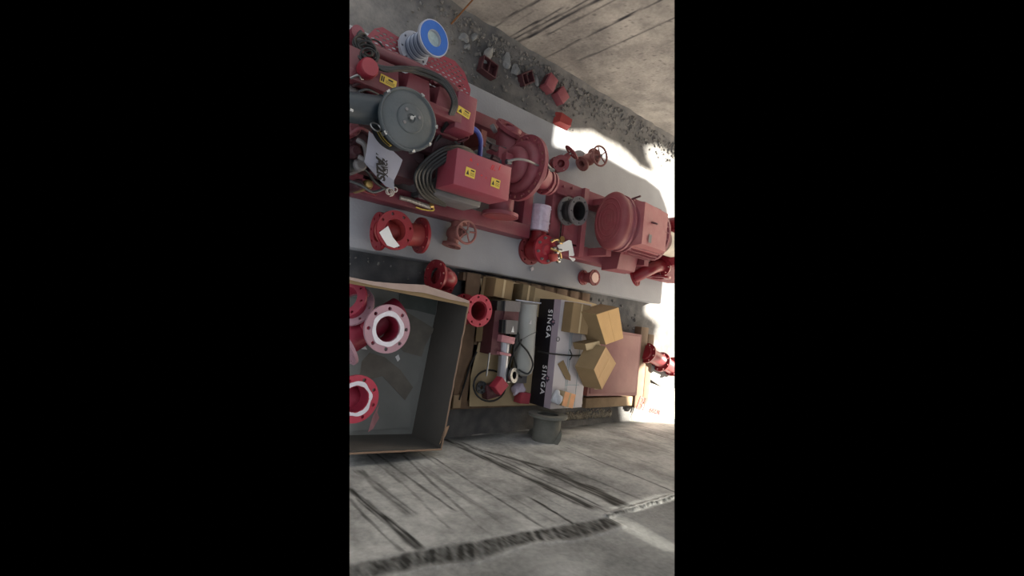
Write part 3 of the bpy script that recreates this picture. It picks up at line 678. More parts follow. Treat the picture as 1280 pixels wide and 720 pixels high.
# ================================================================= ITEMS ON THE PLINTH
# alarm valve
q = W(663, 313, .22); t = thing('alarm_valve', 'bright red alarm check valve with bolted cover and brass trim on the plinth', 'valve', (q.x, q.y, .2))
b = B(); b.flange((0,0,0),(0,0,1),.175,.1,.03,8,.148,.013); obj('base_flange', b, VRED, t)
b = B(); b.lathe([(.1,.03),(.13,.06),(.14,.14),(.13,.22),(.12,.25)],(0,0,0),(0,0,1),32); b.cyl((-.02,.0,.13),(0,.24,.13),.095,None,28); obj('body', b, mat('body_red', (132, 30, 36), .45, var=.15), t)
b = B(); b.flange((0,.22,.13),(0,1,0),.13,.08,.028,8,.11,.01); obj('side_flange', b, BRED, t)
b = B(); b.lathe([(0,.25),(.17,.25),(.172,.255),(.172,.283),(.168,.287),(.07,.29),(.05,.31),(0,.312)],(0,0,0),(0,0,1),40); cv = obj('cover', b, mat('cover_red', (146, 36, 50), .45, var=.1), t)
for i in range(8):
    a = .3+2*PI*i/8; b = B(); b.cyl((.135*math.cos(a),.135*math.sin(a),.287),(.135*math.cos(a),.135*math.sin(a),.312),.017,None,6); b.cyl((.135*math.cos(a),.135*math.sin(a),.31),(.135*math.cos(a),.135*math.sin(a),.325),.009,None,8); obj('bolt', b, STEEL, cv)
b = B(); b.box((.1,-.08,.32),(.1,.09,.07),(0,0,.3),.01); obj('retard_chamber', b, ORED, t)
b = B(); b.tube([(.06,.1,.3),(.12,.14,.33),(.2,.12,.3),(.26,.12,.28)],.013,8); b.tube([(.05,.02,.31),(.14,0,.34),(.22,.0,.3),(.3,-.05,.25)],.014,8); b.tube([(.12,-.04,.3),(.2,-.08,.28),(.3,-.1,.22),(.34,-.06,.18)],.014,8); obj('trim_pipe', b, BRASS, t)
b = B()
for (x, y, z) in ((.1,.02,.32),(.16,.01,.33),(.2,-.07,.29),(.26,-.1,.25),(.3,-.07,.22),(.22,.02,.3),(.14,-.02,.33)): b.cyl((x-.02,y,z),(x+.02,y+.01,z),.022,None,8)
b.cyl((.17,.13,.3),(.2,.13,.36),.02,None,10); obj('fitting', b, STEEL, t)
b = B(); b.cyl((.17,.15,.36),(.17,.15,.375),.036,None,18); obj('gauge', b, BRASS, t)
tp = W(709,314,.45); pb = B(); z = .42; pts = [W(696,307,z), W(711,300,z+.03), W(714,301,z+.02), W(719,325,z-.04), W(716,327,z-.05), W(711,322,z-.03), W(711,313,z), W(701,315,z-.01)]
tb = bmesh.new(); tb.faces.new([tb.verts.new(p) for p in pts]); g = bmesh.ops.extrude_face_region(tb, geom=list(tb.faces))
for e in g['geom']:
    if isinstance(e, bmesh.types.BMVert): e.co.z += .004
bmesh.ops.recalc_face_normals(tb, faces=tb.faces); pb.add(tb)
tag(obj('paper_tag', pb, WPAP), 'white paper tag hanging on the brass trim of the alarm valve', 'tag')
b = B(); q = W(664.5, 336, .205); b.box((0,0,.012),(.05,.045,.01),(0.2,0,.6),.002); tag(obj('cardboard_tag', b, SINW, loc=(q.x,q.y,.2)), 'small blank white tag lying at the foot of the alarm valve', 'tag')
# plastic wrapped pipe spool
q = W(668, 271, .3); t = thing('wrapped_pipe', 'short pipe section wrapped in glossy lilac plastic lying between the skid and motor base', 'pipe', (q.x+.03, q.y, .2))
b = B(); pr = [(0,-.15),(.1,-.152)]+[(.135+.006*nz3(k*1.7,3), -.15+.3*k/14) for k in range(15)]+[(.1,.152),(0,.15)]; b.lathe(pr,(0,-.02,.145),(0,1,.02),32); obj('wrapped_barrel', b, WRAP, t)
b = B(); 
for s_ in (-.07, .1): b.ring((0,s_,.145),(0,1,0),.14,.004,32,6)
obj('tape_band', b, WRAP, t)
# black rubber joint standing on motor base
def rubber_joint(lb, p0, p1, Ro, Ri, mfl, grp=None, rr=None):
    t = thing('rubber_joint', lb, 'pipe joint', p0, (0,0,0), grp); ax = p1-p0; h = ax.length; ax = ax.normalized(); z = V(0,0,0)
    b = B(); b.flange(z, ax, Ro, Ri, .024, 8, Ro*.83, Ro*.07); obj('flange', b, mfl, t)
    b = B(); rr = rr or Ro*.78; b.lathe([(Ri,0.0),(Ri*1.1,.02),(rr,h*.3),(rr*1.1,h*.5),(rr,h*.7),(Ri*1.1,h-.02),(Ri,h),(Ri*.92,h),(Ri*.92,0),(Ri,0)], z, ax, 36); obj('rubber_body', b, BLK, t)
    b = B(); b.flange(ax*(h-.024), ax, Ro, Ri, .024, 8, Ro*.83, Ro*.07); obj('flange', b, mfl, t); return t
p0 = W(709,264,.41); p1 = W(725,264,.60); p1 = V(p0.x+.01, p1.y, .60)
rubber_joint('large black rubber expansion joint with grey flanges standing on the motor base', V(p0.x,p0.y,.405), p1, .175, .118, GREYP, 'rubber expansion joints')
# small flanged reducer
q = W(730, 347, .22); t = thing('flanged_reducer', 'small red flanged reducer with pale cap standing alone on the plinth edge', 'pipe fitting', (q.x, q.y, .2))
b = B(); b.flange((0,0,0),(0,0,1),.1,.05,.02,4,.08,.01); obj('flange', b, VRED, t)
b = B(); b.lathe([(.075,.02),(.06,.05),(.075,.13),(.09,.19),(.05,.19)],(0,0,0),(0,0,1),28); obj('body', b, VRED, t)
b = B(); b.flange((0,0,.19),(0,0,1),.105,.05,.02,4,.085,.01); obj('flange', b, VRED, t)
b = B(); b.cyl((0,0,.2),(0,0,.216),.068,None,28); obj('cap', b, PEACH, t)
# ---------------------------------------------------------------- electric motor pump set
mt = thing('motor_pump_set', 'faded red electric motor pump set on a base frame at the plinth far end', 'pump set', (5.2,1.3,.2))
def mp(name, b, m, parent=mt, **k): return obj(name, b, m, parent, world=True, **k)
b = B(); b.bb(4.02,4.2,.87,1.75,.2,.34,.01); b.bb(4.02,6.9,.85,1.03,.2,.4,.01); b.bb(4.02,6.9,1.58,1.76,.2,.4,.01); b.bb(4.2,4.6,1.0,1.6,.36,.4); b.bb(4.45,4.53,.87,1.75,.4,.46); b.bb(5.8,6.9,1.0,1.6,.34,.39)
for (x, y) in ((4.1,1.68),(4.25,1.7),(4.5,1.7),(5.0,1.7)): b.cyl((x,y,.34),(x,y,.44),.016,None,8)
mp('base_frame', b, MOTR)
mc = V(4.5,1.32,.83); mr_ = .36
b = B(); b.lathe([(0,0),(.1,0),(.28,.005),(.335,.03),(.36,.07),(.36,.1),(.345,.11),(.345,.15),(.33,.16)], mc, (1,0,0), 48)
for k in range(4): b.ring(mc+V(.004,0,0),(1,0,0),.07+.065*k,.009,40,6)
for k in range(16):
    a = 2*PI*k/16; b.box(mc+V(.0,.15*math.cos(a),.15*math.sin(a)),(.008,.006,.2),(a,0,0)) if 0 else None
for v in b.bm.verts: v.co.z = mc.z+(v.co.z-mc.z)*.7
mp('fan_cover', b, mat('fan_red', (120, 36, 50), .6, var=.12, dust=(180, 130, 120), dust_amt=.3))
b = B(); b.lathe([(.33,.15),(.335,.2),(.352,.21),(.352,.24),(.32,.25),(.32,.3),(.345,.31),(.345,.33),(.32,.34),(.32,.95),(.34,.96),(.34,1.0),(.25,1.03),(0,1.04)], mc, (1,0,0), 48)
for k in range(28):
    a = 2*PI*k/28; p = mc+V(.65,.335*math.cos(a),.335*math.sin(a)); b.box(p,(.56,.05,.01),(a,0,0))
for v in b.bm.verts: v.co.z = mc.z+(v.co.z-mc.z)*.7
mp('motor_frame', b, MOTR)
b = B(); b.hexa([(4.78,1.02,.88),(5.45,1.02,.88),(5.45,1.6,.88),(4.78,1.62,.88),(4.82,1.07,1.11),(5.38,1.07,1.08),(5.38,1.56,1.08),(4.82,1.58,1.11)]); ph = mp('cooling_hood', b, mat('hood_red', (150, 66, 76), .6, var=.08, dust=(200, 160, 150), dust_amt=.35))
b = B(); b.ring((5.02,1.36,1.13),(0,1,.3),.035,.01,20,6); mp('lifting_eye', b, MARO, ph)
b = B(); b.plate([(-.03,-.05),(.03,-.05),(.03,.05),(-.03,.05)],[],.002,(4.98,1.16,1.112)); mp('name_plate', b, GREYP, ph)
b = B(); b.hexa([(4.98,.78,.4),(5.5,.8,.4),(5.5,1.03,.4),(4.98,1.03,.4),(5.0,.8,.64),(5.44,.82,.6),(5.44,1.02,.64),(5.0,1.03,.68)]); mp('terminal_box', b, MOTR)
b = B(); b.bb(4.68,4.78,.92,1.02,.36,.7); b.bb(5.5,5.6,.92,1.02,.36,.7); b.bb(4.68,4.78,1.58,1.66,.36,.7); b.bb(5.5,5.6,1.58,1.66,.36,.7); mp('motor_foot', b, MOTR)
b = B(); b.cyl((4.7,1.6,1.0),(4.7,1.62,1.12),.012); mp('bolt', b, MARO)
b = B(); b.cyl((5.7,1.28,.8),(6.0,1.28,.8),.17,None,32); mp('coupling_guard', b, mat('guard_cream', (226, 216, 196), .6)) 
b = B(); b.lathe([(0,0),(.2,0),(.28,.06),(.3,.2),(.26,.32),(.18,.36),(0,.36)], (6.0,1.28,.72),(1,0,0),36); b.cyl((6.15,1.28,.5),(6.15,.85,.5),.12,None,24); b.flange((6.15,.86,.5),(0,-1,0),.19,.1,.03,8,.155,.013); mp('pump_casing', b, BRED)
b = B(); b.flange((6.1,1.62,.85),(0,0,1),.16,.09,.03,8,.13,.012); b.cyl((6.1,1.6,.5),(6.1,1.62,.86),.1); mp('discharge_pipe', b, BRED)
# sunlit red pieces near the base end
q = W(832,326,.45); t = thing('flanged_elbow', 'glaring red flanged elbow in the sunlight leaning on the motor base', 'pipe elbow', (5.75,.9,.43), (0,0,R(15)))
b = B(); b.tube([(-.1,-.1,.0),(-.02,-.02,.16),(.14,.02,.2),(.3,.02,.2)],.085,20,False,6); obj('bend', b, BRED, t)
b = B(); b.flange((-.1,-.1,0),(.3,.3,1),.13,.07,.028,8,.105,.012); obj('flange', b, BRED, t)
b = B(); b.flange((.29,.02,.2),(1,0,0),.14,.07,.028,8,.115,.012); obj('flange', b, BRED, t)

# ================================================================= LARGE CARTON
t = thing('large_carton', 'large open topped grey cardboard carton with torn rim holding flanged fittings', 'carton', (2.0,-.55,0))
rim = [V(.95,.24,0), V(2.76,.12,0), V(2.63,-1.3,0), V(.95,-1.21,0)]
H_ = .6
for i, nm in ((0,'side_panel'),(1,'side_panel'),(2,'side_panel'),(3,'side_panel')):
    a, c = rim[i], rim[(i+1) % 4]; n = V(-(c-a).y, (c-a).x, 0).normalized()*-.007; h = H_
    b = B(); N_ = 24; tb = bmesh.new(); lo = []; hi = []; lo2 = []; hi2 = []
    for k in range(N_+1):
        p = a.lerp(c, k/N_); zz = h+(.01*nz3(k*.9, i*3.)); bow = .012*math.sin(k/N_*PI)*nz3(i*2.7, .4)*2
        q_ = n.normalized()*bow
        lo.append(tb.verts.new(p+V(0,0,.03)+n)); lo2.append(tb.verts.new(p+V(0,0,.03)-n)); hi.append(tb.verts.new(p+q_+V(0,0,zz)+n)); hi2.append(tb.verts.new(p+q_+V(0,0,zz)-n))
    for k in range(N_):
        tb.faces.new([lo[k],lo[k+1],hi[k+1],hi[k]]); tb.faces.new([lo2[k+1],lo2[k],hi2[k],hi2[k+1]]); tb.faces.new([hi[k],hi[k+1],hi2[k+1],hi2[k]]); tb.faces.new([lo[k+1],lo[k],lo2[k],lo2[k+1]])
    tb.faces.new([lo[0],hi[0],hi2[0],lo2[0]]); tb.faces.new([lo[-1],lo2[-1],hi2[-1],hi[-1]]); bmesh.ops.recalc_face_normals(tb, faces=tb.faces)
    b.add(tb); obj(nm, b, CARDD, t, world=True)
b = B(); tb = bmesh.new(); vs = [tb.verts.new(p+V(0,0,.03)) for p in rim]; tb.faces.new(vs); g = bmesh.ops.extrude_face_region(tb, geom=list(tb.faces))
for e in g['geom']:
    if isinstance(e, bmesh.types.BMVert): e.co.z += .012
bmesh.ops.recalc_face_normals(tb, faces=tb.faces); b.add(tb); obj('base_panel', b, CARDG, t, world=True)
def strip(pts_in, pts_out, th, m, name, par):
    b = B(); tb = bmesh.new(); A = [tb.verts.new(p) for p in pts_in]; C = [tb.verts.new(p) for p in pts_out]
    for k in range(len(A)-1): tb.faces.new([A[k],A[k+1],C[k+1],C[k]])
    g = bmesh.ops.extrude_face_region(tb, geom=list(tb.faces))
    for e in g['geom']:
        if isinstance(e, bmesh.types.BMVert): e.co.z += th
    bmesh.ops.recalc_face_normals(tb, faces=tb.faces); b.add(tb); return obj(name, b, m, par, world=True)
zz = .61
inn = [(430,353),(450,357),(475,361),(500,366),(525,371),(550,376),(570,380),(586,384)]
out_ = [(430,345),(450,349),(468,352),(490,354),(510,355),(530,356),(560,366),(586,376)]
mid = [(430,348),(450,353),(468,357),(490,361),(510,364),(530,366),(560,374),(586,379)]
strip([W(*p, zz-.005) for p in inn], [W(*p, zz-.005) for p in mid], .008, CARD, 'inner_flap', t)
strip([W(*p, zz+.008) for p in mid], [W(*p, zz+.014) for p in out_], .008, CARDP, 'folded_flap', t)
b = B()
for i in (1, 2):
    a, c = rim[i], rim[(i+1) % 4]
    N_ = 24; tbp = []
    for k in range(N_+1):
        p = a.lerp(c, k/N_); tbp.append(p+V(0,0,H_+.006+.01*nz3(k*.9, i*3.)))
    b.tube(tbp, .0085, 6, False, 1)
obj('rim_edge', b, CARDE, t, world=True)
b = B(); b.hexa([W(549,556,.6),W(556,535,.6),W(560,532,.55),W(555,545,.5),W(549,556,.612),W(556,535,.612),W(562,532,.56),W(557,545,.51)]); obj('torn_tape', b, CARDE, t, world=True)
b = B(); b.stone(W(577,407,.5),(.04,.07,.05),4,2); obj('torn_patch', b, CARDE, t, world=True)
# sheets lying in the carton
def sheet(lb, pts, z, m, th=.006, wob=.0, name='cardboard_sheet', grp=None, cat='cardboard'):
    b = B(); tb = bmesh.new(); f = tb.faces.new([tb.verts.new(W(*p, z)) for p in pts]); bmesh.ops.triangulate(tb, faces=[f])
    g = bmesh.ops.extrude_face_region(tb, geom=list(tb.faces))
    for e in g['geom']:
        if isinstance(e, bmesh.types.BMVert): e.co.z += th
    bmesh.ops.recalc_face_normals(tb, faces=tb.faces); b.add(tb); return tag(obj(name, b, m), lb, cat, grp)
GS = 'cardboard sheets lining the large carton'
sheet('torn damp grey cardboard sheet covering the floor of the large carton', [(425,372),(470,374),(500,376),(546,382),(545,392),(541,402),(530,420),(531,432),(529,450),(524,462),(523,474),(516,486),(513,500),(514,520),(512,534),(470,537),(420,540)], .045, CARDG, .006, grp=GS)
sheet('brownish cardboard sheet lying askew near the upper tee in the carton', [(505,388),(543,411),(531,432),(527,446),(505,440),(486,420)], .054, mat('cardboard_mid', (106, 102, 94), .85), .006, grp=GS)
sheet('brownish cardboard sheet at the middle of the carton floor between both tees', [(452,452),(462,441),(480,446),(500,462),(516,484),(506,500),(478,470),(448,478)], .054, mat('cardboard_mid', (106, 102, 94), .85), .006, grp=GS)
sheet('greenish cardboard sheet leaning at the back of the carton behind the upper tee', [(500,366),(546,376),(544,394),(520,388),(498,384)], .06, mat('cardboard_green', (80, 86, 82), .85), .006, grp=GS)
sheet('small white paper scrap near the carton floor centre', [(494,446),(498,443),(500,449),(497,452)], .062, WPAP, .002, name='paper_scrap', grp='paper scraps', cat='paper')
sheet('small white paper scrap beside the upper tee body', [(447,431),(456,432),(459,437),(450,436)], .062, WPAP, .002, name='paper_scrap', grp='paper scraps', cat='paper')
# tees in the carton
q = W(484,411,.58); tee('red tee in the carton with wide pale flange facing up, film still on it', (q.x, q.y, .27), (0,0,R(215)), MATS['bright_red'], .215, .125, .31, film=3.3, fm=PALE, body=mat('tee_pink', (140, 38, 60), .5), left=False)
q = W(443,498,.5); tee('red tee at the near edge of the carton with white filmed flange facing up', (q.x, q.y, .25), (0,0,R(150)), PINK, .205, .125, .27, film=7.7, body=mat('tee_pink', (176,40,66), .5), left=False, right=False)
q = W(452,384,.45); t = thing('flanged_bend', 'red flanged bend leaning in the far left corner of the carton', 'pipe bend', (q.x, q.y, .3), (0,0,0), 'red flanged pipe tees')
ax = V(-.75,.35,.55); b = B(); b.cyl(-.22*ax.normalized()+V(0,0,-.0), V(0,0,.0), .12, None, 28) if 0 else b.pipe(V(0,0,0), ax.normalized()*.16, .13, .11); obj('body', b, MATS['tee_pink'], t)
for d in (0., .15):
    b = B(); b.flange(ax.normalized()*d, ax, .19, .11, .028, 8, .158, .014); obj('flange', b, PALE if d == 0 else MATS['tee_pink'], t)
# film scrap by the lower tee
sheet('torn clear plastic strip hanging off the lower tee flange', [(460,540),(466,520),(474,505),(470,512),(474,522),(466,536)], .3, mat('pinkish_film', (170,120,124), .4), .003, name='plastic_strip', cat='plastic')

# red flanged spool + bend behind the carton
q = W(595,388,.42); t = thing('flanged_spool', 'bright pink red flanged pipe spool standing beside the outer corner of the carton', 'pipe spool', (q.x+.04, q.y, .128))
b = B(); b.flange((0,0,.27),(0,0,1),.172,.105,.026,8,.145,.013); obj('flange', b, PINK, t)
b = B(); b.pipe((0,0,.02),(0,0,.275),.105,.095); obj('body', b, BRED, t)
b = B(); b.flange((0,0,.0),(0,0,1),.172,.1,.026,8,.145,.013); obj('flange', b, BRED, t)
q = W(563,358,.36); t = thing('flanged_bend', 'crimson flanged bend half hidden behind the folded flap of the carton', 'pipe bend', (q.x, q.y+.07, .15), (0,0,0))
b = B(); b.tube([(-.12,.02,.14),(-.03,.02,.16),(.04,.0,.1),(.07,-.02,-.04)],.09,20); obj('body', b, BRED, t)
b = B(); b.flange((-.13,.02,.13),(-1,0,.15),.165,.085,.026,8,.138,.013); obj('flange', b, BRED, t)
b = B(); b.flange((.07,-.02,-.06),(.2,-.1,1),.165,.085,.026,8,.138,.013); obj('flange', b, BRED, t)

# ================================================================= PALLET AND GOODS
pt = thing('wooden_pallet', 'weathered wooden pallet carrying cardboard, a jockey pump, a tank and cartons', 'pallet', (4.1,-.3,0))
for k in range(9):
    x = 3.06+k*.24; b = B(); b.box((x+.07,-.28,.115),(.16 if k % 3 else .19,1.5,.022),(0,0,.0),.003); obj('deck_board', b, WOOD, pt, world=True)
for y in (-1.0,-.28,.42):
    b = B(); b.bb(3.0,5.15,y-.045,y+.045,.0,.104); obj('stringer', b, WOOD, pt, world=True)
b = B(); b.bb(3.02,3.12,-1.02,-.88,.126,.16,.004); obj('corner_block', b, WOODL, pt, world=True)
GP = 'cardboard sheets on the pallet'
sheet('pale beige cardboard sheet at the left of the pallet, ending beside the pink flange', [(604,346),(618,346),(614,380),(612,426),(594,427),(598,380)], .15, CARD, .008, grp=GP)
sheet('large cardboard sheet under the jockey pump along the near edge of the pallet', [(598,428),(640,428),(720,440),(728,505),(586,508),(588,470)], .13, CARDL, .008, grp=GP)
sheet('pale cardboard edge showing between the plinth and the two brown cartons', [(600,348),(640,352),(745,380),(752,396),(620,396),(604,390)], .128, CARDL, .006, grp=GP)
b = B(); b.tube([W(596,440,.17), W(588,455,.17), W(582,475,.17), W(574,500,.17)], [.012,.014,.012,.008], 6); 
tag(obj('black_strap', b, BLK), 'frayed black strap lying on the bare pallet boards beside the carton', 'strap')
def carton(lb, c, size, rot, m=CARD, tape=True, grp='small brown cartons', mt_=None, name='cardboard_box', tp=CARDL):
    t = thing(name, lb, 'cardboard box', c, rot, grp); sx, sy, sz = size
    b = B(); b.box((0,0,sz/2), size, None, .003); obj('body', b, m, t)
    b = B(); b.plate([(-sx/2+.002,-sy/2+.002),(-.001,-sy/2+.002),(-.001,sy/2-.002),(-sx/2+.002,sy/2-.002)],[],.004,(0,0,sz)); obj('flap', b, mt_ or m, t)
    b = B(); b.plate([(.001,-sy/2+.002),(sx/2-.002,-sy/2+.002),(sx/2-.002,sy/2-.002),(.001,sy/2-.002)],[],.004,(0,0,sz)); obj('flap', b, mt_ or m, t)
    if tape: b = B(); b.box((0,0,sz+.005),(.03,sy*.98,.001)); obj('tape', b, tp, t)
    return t
q = W(627,361,.3); carton('olive brown carton at the upper left of the pallet beside the plinth', (q.x,q.y-.0,.136), (.26,.21,.2), (0,0,R(-3)), CARD)
q = W(660,366,.3); carton('darker carton standing between the olive carton and the printed box', (q.x,q.y-.01,.136), (.2,.2,.17), (0,0,R(-3)), mat('cardboard_olive', (110, 96, 70), .8))
# jockey pump
j = thing('jockey_pump', 'maroon and steel jockey pump with grey terminal boxes lying on the pallet', 'pump', W(628,430,.14))
def jp(name, b, m, parent=j): return obj(name, b, m, parent, world=True)
b = B(); prism(b,[(613,443),(630,445),(633,389),(619,387)],.34,.14); prism(b,[(619,390),(649,390),(650,377),(620,376)],.32,.14); prism(b,[(629,402),(648,402),(649,389),(631,389)],.36,.2); jp('pump_frame', b, mat('jockey_maroon', (84, 34, 44), .5, var=.15, dust=DUST, dust_amt=.2))
for pts, side in (([(631,389),(650,390),(651,377),(632,376)],[(621,388),(631,389),(632,376),(622,376)]), ([(632,417),(646,418),(648,401),(633,400)],[(627,416),(632,417),(633,400),(628,400)])):
    b = B(); prism(b, pts, .42, .3); tb_ = jp('terminal_box', b, GREYP)
    b = B(); prism(b, side, .40, .3); jp('side_cover', b, BLK, tb_)
    if side[0][0] == 627: b = B(); q = W(641,412,.42); b.plate([(-.02,-.03),(.02,-.03),(0,.04)],[],.003,(q.x,q.y,.42)); jp('warning_sign', b, WPAP, tb_)
b = B(); q0, q1 = W(631,424,.34), W(627,476,.3); b.cyl(q0, q1, .058, None, 28); jp('steel_sleeve', b, mat('sleeve_steel', (176, 178, 186), .3, .5, var=.12))
b = B(); q = W(631,424,.35); b.box(q,(.2,.08,.13),(0,0,-.1),.01); b.box(W(628,442,.34),(.17,.03,.12),(0,0,-.1),.008); jp('pump_head', b, mat('pale_pink', (176, 120, 128), .5, var=.15))
for pp in ([W(612,441,.36), W(608,470,.34)], [W(634,441,.3), W(628,470,.28)]): b = B(); b.tube(pp, .009, 8, False, 1); jp('tie_rod', b, STEEL)
b = B(); q = W(614,488,.2); b.box(q,(.2,.16,.1),(0,0,.2),.01); jp('pump_base', b, MATS['jockey_maroon'])
b = B(); q = W(601,484,.2); b.flange(q,(0,0,1),.07,.02,.02,6,.05,.01); jp('port_flange', b, DSTEEL)
# black ring hose
b = B(); b.tube([W(612+20*math.cos(a), 482+20*math.sin(a)*.98, .24+.05*math.sin(a)) for a in [2*PI*k/24 for k in range(24)]], .011, 8, True, 1)
tag(obj('black_cable_ring', b, BLK), 'single ring of black cable around the base of the jockey pump', 'cable')
# red square plates
def rplate(lb, px, py, z, s1, s2, h, rz, m):
    q = W(px,py,z); t = thing('red_block', lb, 'steel block', (q.x,q.y,z-h), (0,0,rz), 'red square steel blocks on the pallet')
    b = B(); b.box((0,0,h/2),(s1,s2,h),None,.004); obj('block', b, m, t); b = B(); b.box((0,0,h+.0015),(s1*.9,s2*.9,.003)); obj('top_plate', b, m, t)
rplate('pink red square block turned askew on top of the jockey pump base', 627,483,.38,.14,.15,.1,R(-42),PINK)
rplate('maroon square block beside the near end of the printed box', 657,498,.28,.15,.13,.12,R(-5),mat('block_maroon', (160, 44, 62), .55, dust=DUST, dust_amt=.2))
# tank
tk = thing('pressure_tank', 'grey cylindrical pressure tank lying between the jockey pump and printed box', 'tank', W(660,420,.14))
q0, q1 = W(659,376,.285), W(653,470,.28); b = B(); L_ = (q1-q0).length; r = .125
b.lathe([(0,0),(r*.6,.005),(r,.04),(r,L_-.1),(r*.85,L_-.04),(r*.5,L_-.008),(0,L_)], q0, q1-q0, 36); obj('shell', b, TANK, tk, world=True)
b = B(); b.box((q1.x,q1.y-.02,.2),(.2,.14,.12),None,.008); obj('foot', b, GREYP, tk, world=True)
b = B(); b.box((q0.x,q0.y+.02,.2),(.2,.05,.12),None,.008); obj('foot', b, GREYP, tk, world=True)
b = B(); b.tube([W(645,375,.42),W(676,379,.42)], .008, 6, False, 1); obj('rim', b, WHITE, tk, world=True)
b = B(); b.plate([(-.02,-.02),(.02,-.02),(.01,.03)],[],.002,W(663,403,.42)); obj('sticker', b, SINW, tk, world=True)
# hose loops
t = thing('hose_loop', 'thin black hoses looped over the grey tank and jockey pump', 'hose', W(645,440,.3))
for pts in ([(640,470,.3),(634,450,.34),(640,430,.38),(648,416,.4),(650,428,.42),(660,440,.44),(666,455,.44),(660,467,.42),(648,462,.36)], [(636,462,.3),(640,446,.34),(648,432,.38),(652,424,.42)], [(646,460,.3),(642,440,.36),(646,424,.4)], [(632,470,.28),(644,468,.3),(652,472,.3)]):
    b = B(); b.tube([W(*p) for p in pts], .011, 8); obj('hose', b, BLKH, t, world=True)
b = B(); b.tube([W(646,428,.4), W(660,420,.43), W(672,414,.44)], .003, 5); obj('wire', b, BLK, t, world=True)
p0 = W(634,469,.3); p1 = W(644,469,.38)
rubber_joint('small black rubber joint with bright steel flanges on the jockey pump', p0, V(p0.x+.03,p1.y,p0.z+.09), .085, .045, STEEL, 'rubber expansion joints')
b = B(); b.stone((0,0,.06),(.13,.16,.12),9,3,.5); q = W(647,487,.2); tag(obj('plastic_bag', b, WRAP, loc=(q.x,q.y,.16)), 'crumpled clear plastic bag beside the small steel flanged joint', 'bag')
# printed white box
sb = thing('printed_carton', 'long white carton with black side band lettered SINGA on the pallet', 'carton', (4.25,-.35,.14))
zt = .5; zb = .14; sk = 0; xa = W(695,440,.5).x; xb = W(728,500,.5).x
def sbx(x0, x1, y0, y1, z0_, z1_): 
    f = lambda x, y, z: V(x+sk*(.36-y)*-.0-.0*(y), y, z)
    return [f(x0,y0,z0_), f(x1,y0,z0_), f(x1,y1,z0_), f(x0,y1,z0_), f(x0,y0,z1_), f(x1,y0,z1_), f(x1,y1,z1_), f(x0,y1,z1_)]
b = B(); b.hexa(sbx(xa,xb,-1.0,.3,zb,zt)); obj('body', b, SINW, sb, world=True)
zm = .392
b = B(); b.hexa(sbx(xa-.004,xa,-1.0,.3,zb,zm)); bd = obj('black_band', b, SING, sb, world=True)
b = B(); b.hexa(sbx(xa-.004,xa,-1.0,.3,zm,zt)); b.hexa(sbx(xa,xa+.0,-1.0,.3,zt,zt+.002)) if 0 else None; obj('lilac_band', b, SINP, sb, world=True)
b = B()
for yc in (.0, -.68): text(b, 'SINGA', .1, (xa-.005, yc+.0, .34), (0,-1,0), (0,0,1), .003, bold=.0015, space=1.3)
obj('lettering', b, mat('letter_white', (235,235,238), .5, bump=0), bd, world=True)
for yc in (.02,-.66):
    b = B(); b.plate([(r_*math.cos(a), r_*math.sin(a)) for a, r_ in [(2*PI*k/14, .045 if k % 2 else .032) for k in range(14)]],[],.003,(xa-.005,yc,zm+.01),axis=(-1,0,0)); em = obj('emblem', b, mat('emblem_grey', (66,62,78), .5), sb, world=True)
    b = B(); b.plate(circle(.014,10),[],.003,(xa-.008,yc+.008,zm+.02),axis=(-1,0,0)); obj('emblem_mark', b, PALE, em, world=True)
b = B(); b.ring(W(697.5,424,zt+.003),(0,0,1),.025,.006,20,6); obj('printed_ring', b, GREYP, sb, world=True)
b = B()
for x in (xa+.22,xa+.25,xa+.42): b.box((x,-.35,zt+.001),(.006,1.28,.002))
b.box((xa+.35,-.72,zt+.001),(.25,.006,.002)); obj('printed_line', b, mat('teal_print', (120,150,158), .5), sb, world=True)
b = B(); b.box((3.94,.24,zt+.001),(.02,.02,.002)); obj('green_mark', b, mat('green_print', (60,150,100), .5), sb, world=True) if 0 else None
b = B(); b.tube([W(672,439,.33),W(677,440,.42),W(688,442,.515),W(708,444,.512),W(726,444,.512),W(742,442,.51)], .009, 8); b.tube([W(712,437,.51),W(715,444,.515),W(712,450,.51)], .006, 6)
tag(obj('tie_line', b, BLK), 'dark cord stretched across the middle of the white printed carton', 'cord')
sheet('brown cardboard strip tag lying on top of the white printed carton', [(697,455),(704,450),(713,470),(713,476),(707,474)], .505, CARD, .004, name='cardboard_strip')
# cartons at right
q = W(718,397,.5); 
q=W(722,398,.6); carton('tall olive carton standing on the white box against the plinth', (q.x-.0,q.y,.504), (.32,.36,.14), (0,0,R(-2)), CARD, grp='small brown cartons')
b = B(); b.box((0,0,.03),(.015,.09,.07)); q = W(710,398,.5); o = tag(obj('black_bracket', b, BLK, loc=(q.x-.09,q.y,.57)), 'small black slot handle piece by the tall olive carton', 'bracket')
def boxpts(lb, base, m, top=None, grp='small brown cartons', side=None):
    """a carton given by its four top corners (pixel, height) and a drop vector"""
    tops, drop = base; T_ = [W(*p) for p in tops]; c = sum(T_, V(0,0,0))/4+drop
    t = thing('cardboard_box', lb, 'cardboard box', c, (0,0,0), grp)
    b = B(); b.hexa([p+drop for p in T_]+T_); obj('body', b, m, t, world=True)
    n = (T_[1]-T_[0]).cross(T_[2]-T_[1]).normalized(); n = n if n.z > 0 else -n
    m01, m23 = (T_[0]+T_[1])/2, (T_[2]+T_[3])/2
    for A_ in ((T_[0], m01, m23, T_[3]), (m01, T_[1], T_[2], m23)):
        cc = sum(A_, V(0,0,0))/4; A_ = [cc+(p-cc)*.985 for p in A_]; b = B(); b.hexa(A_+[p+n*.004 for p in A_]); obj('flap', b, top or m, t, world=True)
    return t
